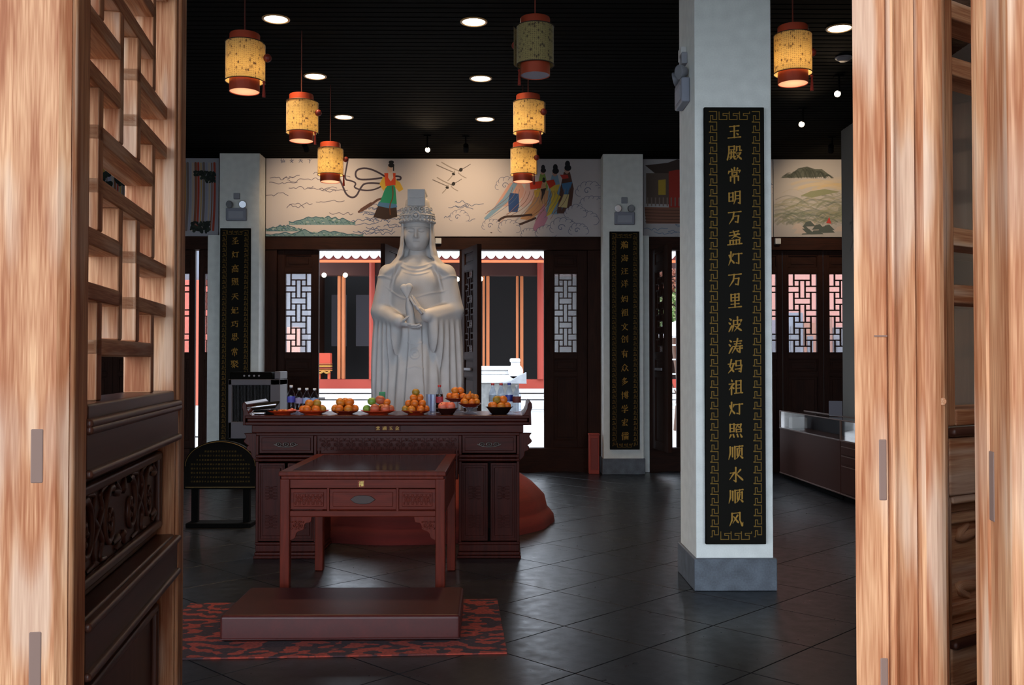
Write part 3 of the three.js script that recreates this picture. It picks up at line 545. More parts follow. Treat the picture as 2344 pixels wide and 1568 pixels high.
// ---------------------------------------------------------------- the courtyard beyond the back doors
struct('pavement_back', bb(-16, 16, -0.3, -0.02, -60, -BACK - 0.3, 0), mat({ map: speck([196, 192, 188], 0.08, 30, 31), roughness: 0.9 }));
{
  const D = 31.2, hx = (px) => X(px, D), hy = (py) => Y(py, D), E = 28.2;
  const b = thing('temple_hall', 'red timber hall across the courtyard with white-ended eave tiles and a dark doorway', 'building', [0, 0, 0]);
  const px0 = 690, px1 = 1560;
  part('plinth', merge([bb(hx(px0), hx(px1), 0, hy(915), -D - 0.6, -D + 0.55, 0.03), bb(hx(px0), hx(px1), hy(908), hy(900), -D - 0.6, -D + 0.62, 0.02), bb(hx(px0), hx(px1), hy(898), hy(889), -D - 0.6, -D + 0.66, 0.02), bb(hx(px0), hx(px1), 0, hy(940), -D - 0.6, -D + 0.75, 0.02)]), M.stone, b);
  part('sill_beam', bb(hx(px0), hx(px1), hy(890), hy(868), -D - 0.2, -D + 0.2, 0.02), M.redPaint, b);
  part('back_wall', bb(hx(px0), hx(px1), hy(890), 5.2, -D - 4.2, -D - 4, 0), plain('#1e1c1c', { roughness: 0.9 }), b);
  part('lintel', bb(hx(px0), hx(px1), hy(632), hy(598), -D - 0.2, -D + 0.2, 0.02), plain('#3a1710', { roughness: 0.8 }), b);  // lintel colour lowered to carry the shade under the eave
  part('side_wall', bb(hx(px0) - 0.3, hx(px0), 0, 5.2, -D - 4.2, -D + 0.2, 0), M.hallWood, b);
  part('side_wall', bb(hx(px1), hx(px1) + 0.3, hy(890), 5.2, -D - 4.2, -D + 0.2, 0), M.hallWood, b);
  for (const [a, c] of [[773, 780.5], [782.5, 790], [1104.5, 1110], [1113, 1120.5], [1181, 1187], [1190.5, 1198]]) part('door_post', bb(hx(a), hx(c), hy(868), hy(632), -D - 0.1, -D + 0.1, 0.02), M.orangeWood, b);
  for (const [a, c] of [[847, 860], [1229, 1244]]) part('column', cyl((hx(c) - hx(a)) / 2, (hx(c) - hx(a)) / 2, hy(598) - hy(868), hx((a + c) / 2), (hy(598) + hy(868)) / 2, -D + 0.25, 18), M.redPaint, b);
  for (const [a, c, t] of [[732, 768, 665], [792, 845, 665]]) part('inner_wall', bb(hx(a), hx(c), hy(790), hy(t), -D - 2.2, -D - 2.1, 0), plain('#3f3d42', { roughness: 0.9 }), b);
  // eave: beam, round tile ends and drip tiles
  const ex = (px) => X(px, E), ey = (py) => Y(py, E), n0 = Math.floor((700 - 720) / 20.7), pitch = ex(741) - ex(720.3);
  part('eave_board', bb(ex(680), ex(1570), ey(601), ey(595), -E - 0.1, -E - 0.02, 0.01), plain('#c4602f'), b);
  part('fascia', bb(ex(680), ex(1570), ey(596), ey(578), -E - 0.14, -E - 0.06, 0.01), plain('#7a2c22'), b);
  part('roof', extrude([[E + 0.15, ey(584)], [E + 0.15, ey(572)], [D + 4.4, 7.4], [D + 4.4, 7.2]], ex(1570) - ex(680)).rotateY(Math.PI / 2).translate(ex(680), 0, 0), plain('#6a6764', { roughness: 0.8 }), b);
  const drip = extrude([[-pitch * 0.5, 0.05], ...smooth([[-0.5, -0.02], [-0.46, -0.06], [-0.36, -0.1], [-0.2, -0.138], [0, -0.155], [0.2, -0.138], [0.36, -0.1], [0.46, -0.06], [0.5, -0.02]].map(([x, y]) => [x * pitch, y]), 20), [pitch * 0.5, 0.05]], 0.03, 0.006);
  const ridge = new THREE.CylinderGeometry(pitch * 0.24, pitch * 0.24, 1.6, 10, 1).rotateX(Math.PI / 2 + 0.42).translate(0, 0.36, -0.72);
  for (let x = ex(690); x < ex(1562); x += pitch) {
    const t = part('eave_tile', drip, M.stone, b); t.position.set(x, ey(580), -E);
    const r = part('tile_end', ridge, M.stone, b); r.position.set(x + pitch / 2, ey(574), -E);
  }
  for (const [px, py] of [[747, 633], [795, 633], [1048, 642], [1101, 641]]) { const l = part('lamp', sph(0.075, hx(px), hy(py), -D + 0.45, 10, 8), glow('#fff6d8', 6), b); }
}
{
  // carved red and gold altar seat seen inside the opposite hall
  const D = 30.4, o = thing('gilded_seat', 'small red and gold carved altar seat in the doorway across the court', 'seat', [X(742, D), Y(868, D), -D]), w = (X(757, D) - X(727, D)), h = Y(808, D) - Y(868, D);
  part('back', box(w, h * 0.45, 0.3, 0, h * 0.77, -0.1, 0.02), plain('#b23a1c'), o);
  for (let k = 0; k < 4; k++) part('carved_band', box(w + 0.03, h * 0.06, 0.34, 0, h * (0.34 + 0.08 * k), -0.08, 0.02), plain(['#b5722a', '#8d3a1f', '#c08a34', '#9c4a22'][k]), o);
  for (const s of [-1, 1]) part('leg', box(0.08, h * 0.3, 0.1, s * (w / 2 - 0.05), h * 0.15, 0, 0.02), plain('#b5451f'), o);
  part('apron', tube([V(-w / 2, h * 0.3, 0.1), V(-w / 4, h * 0.24, 0.1), V(0, h * 0.3, 0.1), V(w / 4, h * 0.24, 0.1), V(w / 2, h * 0.3, 0.1)], 0.035, 20, 6), M.gold, o);
}
{
  // white stone stair wall with a carved drum at its end
  const D = 21, o = thing('stone_balustrade', 'white carved stone stair wall with a drum-shaped end, beyond the open doorway', 'balustrade', [0, 0, 0]), x = (p) => X(p, D), y = (p) => Y(p, D);
  part('base', bb(x(1040), x(1188), 0, y(877), -D - 0.5, -D, 0.02), mat({ map: speck([120, 120, 118], 0.2, 40, 71), roughness: 0.9 }), o);
  part('coping', merge([bb(x(1040), x(1192), y(877), y(858), -D - 0.55, -D + 0.05, 0.03), bb(x(1040), x(1172), y(858), y(848), -D - 0.5, -D, 0.02), bb(x(1040), x(1172), y(848), y(838), -D - 0.55, -D + 0.04, 0.03)]), M.stone, o);
  part('drum', merge([cyl(0.16, 0.16, 0.5, 0, 0, 0, 24).rotateX(Math.PI / 2).translate(x(1180), y(850), -D - 0.2), box(0.22, 0.09, 0.5, x(1179), y(825), -D - 0.2, 0.03), box(0.19, 0.13, 0.45, x(1180), y(835), -D - 0.2, 0.03)]), M.stone, o);
  part('drum_foot', extrude([[0, 0], [0.5, 0], [0.5, 0.22], [0.36, 0.16], [0.18, 0.05]], 0.3, 0.01).translate(x(1150), y(877), -D - 0.1), mat({ map: speck([150, 152, 156], 0.1, 40, 72), roughness: 0.8 }), o);
}
// side wings of the court
{
  const r = thing('pink_wing', 'pink-plastered side building beyond the right lattice doors', 'building', [0, 0, 0]);
  part('wall', bb(3.75, 10, 0, 6, -20.3, -20, 0), plain('#bf8577', { roughness: 0.9 }), r);
  for (const [a, c, y0, y1, col] of [[5.2, 5.78, 0, 2.35, '#77707a'], [5.8, 6.12, 0, 2.5, '#6f7480'], [6.14, 6.38, 0, 2.3, '#9a6248'], [6.42, 6.72, 0, 2.45, '#8a5a48'], [6.74, 7.2, 0, 2.2, '#6c6a70'], [4.2, 5.0, 0, 1.5, '#a9876a']]) { const f = part('doorway', bb(a, c, y0, y1, -20, -19.94, 0.01), plain(col), r); part('door_panel', bb(a + 0.06, c - 0.06, y0, y1 - 0.28, -19.95, -19.91, 0.01), plain('#5f6068'), f); }
  const l = thing('pale_wing', 'pale grey side building with a red post beyond the left lattice door', 'building', [0, 0, 0]);
  part('wall', bb(-10, -3.95, 0, 6, -20.3, -20, 0), plain('#6e7078', { roughness: 0.9 }), l);  // wall grey darkened to stand in for its shading
  part('base', bb(-10, -3.95, 0, 0.62, -20, -19.8, 0.02), M.stone, l);
  part('post', bb(-6.5, -5.95, 0.62, 3.15, -20, -19.85, 0.02), plain('#c85a42'), l);
  part('post', bb(-4.35, -4.1, 0.62, 2.2, -20, -19.85, 0.02), plain('#c98a72'), l);
}
// glimpse past the near column: shrub, parasol, rack, low wall
{
  const D = 19, x = (p) => X(p, D), y = (p) => Y(p, D);
  const tr = thing('shrub', 'green and reddish garden tree glimpsed in the slit left of the near column', 'tree', [X(1548, D + 2.4), 0, -D - 2.4]);
  part('trunk', tube([V(0, 0, 0), V(0.05, 1, 0.05), V(-0.05, 2, 0), V(0.1, 3, 0)], (t) => 0.07 - 0.03 * t, 16, 7), plain('#5a4030'), tr);
  const lg = new THREE.SphereGeometry(0.045, 5, 3).scale(1, 0.3, 0.55), im = new THREE.InstancedMesh(lg, mat({ color: 0xffffff, roughness: 0.8 }), 1600), m4 = new THREE.Matrix4(), q = new THREE.Quaternion(), e = new THREE.Euler();
  for (let i = 0; i < 1600; i++) { e.set(rr(0, 6), rr(0, 6), rr(0, 6)); const h = rr(0, 1); m4.compose(V(rr(-0.55, 0.55), 2.2 + h * 1.3, rr(-0.35, 0.35)), q.setFromEuler(e), V(1, 1, 1)); im.setMatrixAt(i, m4); im.setColorAt(i, new THREE.Color(h > 0.65 ? '#8f5a44' : ['#7a9a58', '#5d7d45', '#a9bb86'][i % 3])); }
  im.name = 'leaves'; tag(im, null, null, null, 'stuff'); tr.add(im);
  const pa = thing('parasol', 'pale slanted parasol top in the slit left of the near column', 'parasol', [x(1552), 0, -D]);
  part('canopy', new THREE.ConeGeometry(0.9, 0.32, 8).translate(0, y(752), 0), M.white, pa); part('pole', cyl(0.025, 0.025, y(752), 0, y(752) / 2, 0, 10), M.metal, pa);
  const rk = thing('white_rack', 'white metal rack of five shelves in the slit left of the near column', 'rack', [x(1545), 0, -D + 0.9]);
  for (const py of [790, 823, 856, 890, 926]) part('shelf', box(1.1, 0.025, 0.35, 0, Y(py, D - 0.9), 0, 0.004), M.white, rk);
  for (const s of [-1, 1]) part('upright', box(0.03, Y(788, D - 0.9), 0.03, s * 0.52, Y(788, D - 0.9) / 2, -0.16, 0.004), M.white, rk);
  for (let k = 0; k < 3; k++) part('brace', box(0.02, 0.55, 0.02, 0, 0, 0, 0.002).rotateZ(0.4 - 0.3 * k).translate(-0.1 + 0.15 * k, 0.9 + 0.25 * k, -0.2), plain('#7a5a4c'), rk);
  tag(part('low_wall', bb(x(1530), x(1600), 0, Y(935, D - 2), -D + 2 - 0.3, -D + 2, 0.02), plain('#6d6d72', { roughness: 0.9 }), scene), 'low grey wall under the white rack', 'wall');
}

// ---------------------------------------------------------------- lamps
function spot(parent, color, cd, pos, target, angle, pen, soft) {
  const l = new THREE.SpotLight(color, cd, 0, angle, pen, 2); l.position.set(...pos); l.target.position.set(...target);
  l.castShadow = true; l.shadow.radius = soft; l.name = 'lamp_light'; parent.add(l); return l;
}
{
  const ring = lathe([[0.092, 0.004], [0.094, -0.004], [0.104, -0.006], [0.112, -0.002], [0.112, 0.004]], 32), disc = new THREE.CircleGeometry(0.094, 32).rotateX(Math.PI / 2).translate(0, 0.001, 0);
  const g = glow('#fff1d8', 9), rim = plain('#c9a06a', { roughness: 0.4 });
  const spots = [[628, 40, 'nearest on the left'], [719, 172, 'second on the left'], [785, 266, 'farthest on the left'], [1084, 45, 'nearest in the middle row'], [1100, 176, 'second in the middle row'], [1110, 270, 'farthest in the middle row'], [1927, 57, 'alone at the upper right by the door post']];
  for (const [px, py, w] of spots) {
    const D = (CEIL - EYE) * F / (828 - py), x = X(px, D), t = thing('downlight', 'round glowing recessed ceiling light, ' + w, 'downlight', [x, CEIL - 0.003, -D]);
    part('trim_ring', ring, rim, t); part('diffuser', disc, g, t);
    spot(t, new THREE.Color('#ffd3a0'), 8, [0, -0.02, 0], [x, 0, -D], 0.88, 1, 4);
  }
}
{
  // small spotlights: three pointing down into view, three unlit bodies turned to the murals
  const body = lathe([[0.0, 0.13], [0.03, 0.13], [0.034, 0.12], [0.036, 0.0], [0.03, 0.004], [0.03, 0.012]], 18), face = new THREE.CircleGeometry(0.03, 18).rotateX(Math.PI / 2).translate(0, 0.008, 0);
  const mk = (label, x, D, to, lit, cd) => {
    const t = thing('track_spotlight', label, 'spotlight', [x, CEIL - 0.17, -D]), q = new THREE.Quaternion().setFromUnitVectors(V(0, -1, 0), V(...to).sub(V(x, CEIL - 0.17, -D)).normalize());
    const h = part('head', body, M.black, t); h.quaternion.copy(q);
    const f = part('lens', face, lit, h);
    part('bracket', box(0.016, 0.17, 0.016, 0, 0.095, 0.05, 0.002), M.black, t); part('mount', box(0.09, 0.02, 0.05, 0, 0.165, 0.03, 0.003), M.black, t);
    const d = V(0, -0.02, 0).applyQuaternion(q); spot(t, new THREE.Color('#ffddb4'), cd * 0.5, d.toArray(), to, 0.8, 1, 2.5);
  };
  const g = glow('#ffe6bc', 9);
  mk('small bright spotlight on the ceiling above the statue', X(978, 12.07), 12.07, [0.02, 1.55, 0.4], g, 1);
  mk('small bright spotlight right of the near column, the lower one', X(1838, 10.73), 10.73, [0.8, 1.5, -3], g, 1);
  mk('small bright spotlight beside the door post on the right', X(1921, 9.5), 9.5, [0.8, 1.5, -2], g, 1);
  mk('dark spotlight turned to the mural, right of the statue', X(1066, 12.1), 12.1, [X(1065, BACK), 3.7, -BACK], g, 10);
  mk('dark spotlight turned to the mural, left of the statue', X(700, 12.1), 12.1, [X(750, BACK), 3.65, -BACK], g, 10);
  mk('dark spotlight turned to the landscape mural on the right', X(1905, 12.1), 12.1, [X(1900, BACK), 3.6, -BACK], g, 8);
}
{
  const d = thing('smoke_detector', 'dim round smoke detector on the ceiling left of the door post', 'detector', [X(1936, 8.9), CEIL, -8.9]);
  part('body', lathe([[0.0, -0.035], [0.04, -0.034], [0.06, -0.02], [0.065, 0]], 20), M.greyPlastic, d); part('base', lathe([[0.05, -0.012], [0.075, -0.01], [0.078, 0]], 20), M.greyPlastic, d);
}
// lanterns: a printed shade rolled like a scroll around a copper tube
{
  const print = canvasTex(2048, 512, (g, w, h) => {
    g.fillStyle = '#ab985f'; g.fillRect(0, 0, w, h); g.strokeStyle = '#4a3a26'; const ks = Object.keys(GLYPH);
    for (let c = 0; c < 64; c++) for (let r = 0; r < 20; r++) { const big = rnd() < 0.09; glyph(g, ks[Math.floor(rnd() * ks.length)], 16 + c * 32, 14 + r * 25.5 + rr(-4, 4), big ? 34 : 19, big ? 1.9 : 1); }
  });
  const shadeMat = mat({ map: print, transmission: 0.35, roughness: 1, thickness: 0 });
  const rim = plain('#2a1c12'), tubeMat = mat({ color: new THREE.Color('#a8442a'), roughness: 0.4, metalness: 0.3 });
  const diff = mat({ color: new THREE.Color('#f2e6e0'), transmission: 0.35, roughness: 1, thickness: 0 });
  const R = 0.125, H = 0.26, pts = [];
  for (let k = 0; k <= 60; k++) { const a = -0.35 - k / 60 * 6.6; pts.push([Math.cos(a) * (R + (k > 54 ? (k - 54) * 0.0035 : 0)), Math.sin(a) * (R + (k > 54 ? (k - 54) * 0.0035 : 0))]); }
  const sheet = () => { const pos = [], uv = [], idx = []; pts.forEach(([x, z], k) => { for (const y of [0, 1]) { pos.push(x, (y - 0.5) * H, z); uv.push(k / 60, y); } if (k) { const i = k * 2; idx.push(i - 2, i, i - 1, i - 1, i, i + 1); } }); const g = new THREE.BufferGeometry(); g.setAttribute('position', new THREE.Float32BufferAttribute(pos, 3)); g.setAttribute('uv', new THREE.Float32BufferAttribute(uv, 2)); g.setIndex(idx); g.computeVertexNormals(); return g; };
  const hoop = (y) => new THREE.TorusGeometry(R + 0.002, 0.003, 6, 40).rotateX(Math.PI / 2).translate(0, y, 0);
  const build = (label, lit) => {
    const l = thing('lantern', label, 'lantern', [0, 0, 0]);
    part('shade', sheet(), shadeMat, l);
    part('hoop', hoop(-H / 2), rim, l); part('hoop', hoop(H / 2), rim, l);
    part('copper_tube', merge([lathe([[0.098, H / 2 + 0.055], [0.096, H / 2 + 0.06], [0.095, H / 2 + 0.02], [0.097, H / 2 - 0.03]], 36), lathe([[0.101, H / 2 - 0.03], [0.101, H / 2 + 0.055], [0.098, H / 2 + 0.06]], 36)]), tubeMat, l);
    part('copper_tube', merge([lathe([[0.1, -H / 2 - 0.07], [0.1, -H / 2 + 0.012]], 36), lathe([[0.097, -H / 2 + 0.012], [0.097, -H / 2 - 0.07], [0.1, -H / 2 - 0.07]], 36)]), tubeMat, l);
    part('spoke', merge([0, 1, 2].map((k) => box(0.25, 0.006, 0.006, 0, H / 2 - 0.01, 0, 0).rotateY(k * 1.05))), rim, l);
    part('diffuser', new THREE.CircleGeometry(0.096, 36).rotateX(Math.PI / 2).translate(0, -H / 2 - 0.066, 0), lit ? diff : mat({ color: new THREE.Color('#b9b4c4'), roughness: 0.8 }), l);
    part('knob', sph(0.028, R + 0.028, 0.03, 0, 14, 10), plain('#7a2418', { roughness: 0.5 }), l);
    part('tassel', merge([cyl(0.006, 0.012, 0.1, R + 0.01, -H / 2 - 0.06, 0.02, 8), sph(0.011, R + 0.01, -H / 2 - 0.01, 0.02, 8, 6)]), plain('#8a2a1c', { roughness: 0.9 }), l);
    part('cord', cyl(0.005, 0.005, 0.67, 0, H / 2 + 0.335, 0, 8), plain(lit ? '#4a1c14' : '#7a3022', { roughness: 0.9 }), l);
    if (lit) {
      part('bulb', sph(0.03, 0, -0.06, 0, 12, 8), glow('#ffcf96', 2), l);
      const p = new THREE.PointLight(new THREE.Color('#ffd09a'), 0.2, 0, 2); p.position.set(0, -0.06, 0); p.castShadow = true; p.shadow.radius = 1.5; p.name = 'lamp_light'; l.add(p);
    }
    return l;
  };
  const D1 = 6.6, dz = 1.62, pos = (px, py, D) => { const v = at(px, py, D); return [v.x, v.y, v.z]; };
  const a = build('lit paper lantern printed with characters, nearest of the left row', true); a.position.set(...pos(560, 143, D1));
  copy(a, pos(690, 269, D1 + dz), -0.25, 'lit paper lantern printed with characters, second of the left row');
  copy(a, pos(756, 371, D1 + 2 * dz), 0.1, 'lit paper lantern printed with characters, farthest of the left row before the mural');
  copy(a, pos(1209, 270, D1 + dz), -0.6, 'lit paper lantern printed with characters, second of the middle row under the dark one');
  copy(a, pos(1197, 371, D1 + 2 * dz), -0.5, 'lit paper lantern printed with characters, lowest of the middle row before the attendants');
  copy(a, pos(1815, 125, D1), 0.3, 'lit paper lantern printed with characters, right of the near column');
  const dark = build('unlit brown paper lantern hanging highest in the middle row', false); dark.position.set(...pos(1225, 106, D1)); dark.rotation.y = 2.6;
}
// twin-head emergency lamps on the columns
function emergency(label, x, y, z, turn) {
  const e = thing('emergency_lamp', label, 'emergency lamp', [x, y, z], turn);
  part('case', box(0.27, 0.17, 0.06, 0, 0, 0.03, 0.012), plain('#8b8f9c', { roughness: 0.5 }), e);
  part('front_plate', box(0.2, 0.1, 0.006, 0, -0.01, 0.062, 0.003), plain('#a6a9b4'), e);
  for (const s of [-1, 1]) {
    const h = part('lamp_head', lathe([[0, -0.05], [0.03, -0.045], [0.045, -0.015], [0.05, 0.01], [0.046, 0.016]], 20).rotateX(Math.PI / 2).translate(0, 0, 0), plain('#84858c', { roughness: 0.4 }), e);
    h.position.set(s * 0.085, 0.13, 0.06); h.rotation.set(0.2, s * 0.35, 0);
    part('lens', new THREE.CircleGeometry(0.045, 20).translate(0, 0, 0.013), mat({ color: 0xd8dce4, roughness: 0.08, metalness: 0.6 }), h);
    part('arm', cyl(0.012, 0.012, 0.05, s * 0.085, 0.09, 0.05, 10), M.greyPlastic, e);
  }
  part('plug_box', box(0.08, 0.08, 0.04, 0, 0.245, 0.02, 0.006), plain('#9a9ca4'), e);
}
emergency('twin-headed emergency lamp on the rear column right of the statue', X(1430, 13.08), Y(500, 13.08), -13.1, 0);
emergency('twin-headed emergency lamp on the rear column left of the statue', X(540, 13.08), Y(492, 13.08), -13.1, 0);
emergency('twin-headed emergency lamp on the side of the near column', X(1592, 6.47), Y(215, 6.75), -6.75, -Math.PI / 2);
tag(part('switch_box', bb(X(1592, 6.47) - 0.04, X(1592, 6.47), Y(138, 6.8), Y(110, 6.8), -6.85, -6.75, 0.006), M.white, scene), 'small pale box high on the side of the near column', 'switch box');

// ---------------------------------------------------------------- altar table
const AD = 7.55, AX0 = X(587, AD), AX1 = X(1189, AD), ATOP = 1.09, AC = (AX0 + AX1) / 2;
{
  const a = thing('altar_table', 'long dark red carved altar table with two cupboard pedestals, bearing the fruit plates', 'altar', [AC, 0, -AD]);
  const hw = (AX1 - AX0) / 2, dp = 0.62, wd = M.altar, B = (n, ...r) => part(n, merge(r), wd, a), tx = hw + 0.075;
  // top with a moulded rim and upturned ends
  part('tabletop', merge([bb(-tx, tx, ATOP - 0.022, ATOP, -dp - 0.03, 0.045, 0.006), bb(-tx + 0.012, tx - 0.012, ATOP - 0.05, ATOP - 0.02, -dp - 0.02, 0.034, 0.01), bb(-tx, tx, ATOP - 0.075, ATOP - 0.048, -dp - 0.03, 0.045, 0.008)]), wd, a);
  const up = [[0, 0], [-0.05, 0], [-0.03, 0.012], [-0.012, 0.05], [-0.008, 0.085], [0.004, 0.098], [0.016, 0.088], [0.018, 0.06], [0.008, 0.03], [0.012, -0.07], [0, -0.07]];
  for (const s of [-1, 1]) part('upturned_end', extrude(s > 0 ? up : up.map(([x, y]) => [-x, y]).reverse(), dp + 0.06, 0.004).translate(s * tx, ATOP, -dp - 0.02), wd, a);
  // apron with characters, frieze
  B('apron', bb(-hw - 0.03, hw + 0.03, 0.955, ATOP - 0.072, -dp, 0.018, 0.008));
  part('frieze_rail', bb(-hw, hw, 0.935, 0.957, -dp, 0.012, 0.006), wd, a);
  { const t = canvasTex(512, 128, (g) => { g.fillStyle = '#3a130d'; g.fillRect(0, 0, 512, 128); g.strokeStyle = '#b9924e'; ['堂', '满', '玉', '金'].forEach((c, i) => glyph(g, c, 64 + i * 128, 64, 92, 1.4)); });
    part('inscription', new THREE.PlaneGeometry(0.195, 0.042).translate(0, 0.992, 0.0275), mat({ map: t, roughness: 0.4, specularIntensity: 0.2 }), a); }
  for (const s of [-1, 1]) part('corner_bracket', extrude([[0, 0], ...smooth([[0.088, 0], [0.074, -0.02], [0.08, -0.04], [0.092, -0.06], [0.072, -0.08], [0.056, -0.09], [0.07, -0.105], [0.066, -0.125], [0.04, -0.138], [0.034, -0.17], [0.01, -0.2]]), [0, -0.2]].map(([x, y]) => [x * s, y]), 0.04, 0.004).translate(s * hw, 0.95, -0.05), wd, a);
  const pw = X(726, AD) - AX0;                                       // pedestal width
  const dBot = 0.80, dTop = 0.938;
  const handle = () => merge([0, 1, -1].map((k) => merge([new THREE.TorusGeometry(0.019, 0.005, 6, 14).scale(k ? 1 : 1.1, 0.7, 1).translate(k * 0.055, 0, 0.006), sph(0.008, k * 0.055, 0, 0.008, 8, 6)])).concat([tube([V(-0.09, 0, 0.004), V(-0.05, -0.015, 0.01), V(0, -0.02, 0.012), V(0.05, -0.015, 0.01), V(0.09, 0, 0.004)], 0.005, 18, 6)]));
  for (const s of [-1, 1]) {
    const cx = s * (hw - pw / 2);
    // drawer
    part('frame', merge([bb(cx - pw / 2, cx - pw / 2 + 0.022, 0.1, 0.935, -dp, 0.008, 0.005), bb(cx + pw / 2 - 0.022, cx + pw / 2, 0.1, 0.935, -dp, 0.008, 0.005), bb(cx - pw / 2, cx + pw / 2, 0.1, 0.935, -dp, -dp + 0.02, 0.003)]), wd, a);
    part('side_panel', merge([bb(cx - pw / 2 + 0.004, cx - pw / 2 + 0.014, 0.1, 0.935, -dp, 0, 0), bb(cx + pw / 2 - 0.014, cx + pw / 2 - 0.004, 0.1, 0.935, -dp, 0, 0)]), wd, a);
    const dr = part('drawer', merge([bb(cx - pw / 2 + 0.026, cx + pw / 2 - 0.026, dBot, dTop, -0.3, 0.004, 0.004), bb(cx - pw / 2 + 0.045, cx + pw / 2 - 0.045, dBot + 0.018, dTop - 0.018, 0, 0.012, 0.006)]), wd, a);
    part('handle', handle().translate(cx, (dBot + dTop) / 2, 0.012), M.bronze, dr);
    part('drawer_moulding', merge([bb(cx - pw / 2, cx + pw / 2, 0.765, 0.79, -dp, 0.022, 0.009), bb(cx - pw / 2 - 0.004, cx + pw / 2 + 0.004, 0.738, 0.762, -dp, 0.028, 0.01)]), wd, a);
    for (const q of [-1, 1]) {
      const w2 = pw / 2 - 0.03, px = cx + q * (pw / 4 - 0.005);
      const d = part('cupboard_door', merge([bb(px - w2 / 2, px + w2 / 2, 0.13, 0.725, -0.02, 0.004, 0.004), bb(px - w2 / 2 + 0.03, px + w2 / 2 - 0.03, 0.17, 0.69, 0, 0.012, 0.008)]), wd, a);
      part('door_moulding', merge([bb(px - w2 / 2 + 0.012, px - w2 / 2 + 0.02, 0.145, 0.71, 0, 0.012, 0.003), bb(px + w2 / 2 - 0.02, px + w2 / 2 - 0.012, 0.145, 0.71, 0, 0.012, 0.003), bb(px - w2 / 2 + 0.012, px + w2 / 2 - 0.012, 0.145, 0.153, 0, 0.012, 0.003), bb(px - w2 / 2 + 0.012, px + w2 / 2 - 0.012, 0.702, 0.71, 0, 0.012, 0.003)]), wd, d);
      part('carving', scrollwork(0.1, w2 * 0.55, 2, 0.003).rotateZ(Math.PI / 2).translate(px, 0.5, 0.012), wd, d);
      part('carving', scrollwork(0.1, w2 * 0.55, 2, 0.003).rotateZ(Math.PI / 2).translate(px, 0.28, 0.012), wd, d);
    }
    part('plinth', merge([bb(cx - pw / 2 - 0.004, cx + pw / 2 + 0.004, 0.1, 0.125, -dp, 0.016, 0.008), bb(cx - pw / 2, cx + pw / 2, 0.05, 0.1, -dp, 0.01, 0.006), bb(cx - pw / 2 - 0.006, cx + pw / 2 + 0.006, 0.02, 0.05, -dp, 0.02, 0.01), bb(cx - pw / 2 - 0.012, cx + pw / 2 + 0.012, 0, 0.022, -dp, 0.026, 0.006)]), wd, a);
  }
  // carved frieze and turned posts of the recess between the pedestals
  const ix = hw - pw;
  const fz = part('frieze_panel', merge([bb(-ix, ix, dBot - 0.01, dTop, -0.05, -0.006, 0.003), bb(-ix, ix, dBot - 0.025, dBot, -0.05, 0.01, 0.005)]), wd, a);
  part('carving', scrollwork(ix * 2 - 0.04, dTop - dBot - 0.03, 11, 0.0045).translate(0, (dBot + dTop) / 2, -0.005), wd, fz);
  part('recess_panel', bb(-ix, ix, 0.6, dBot - 0.02, -0.36, -0.34, 0), wd, a);
  for (const s of [-1, 1]) part('turned_post', lathe([[0.012, 0], [0.016, 0.02], [0.012, 0.05], [0.018, 0.09], [0.012, 0.13], [0.014, 0.16], [0.012, 0.2]], 14).scale(1, 1.1, 1).translate(s * (ix - 0.018), 0.6, 0.0), wd, a);
}

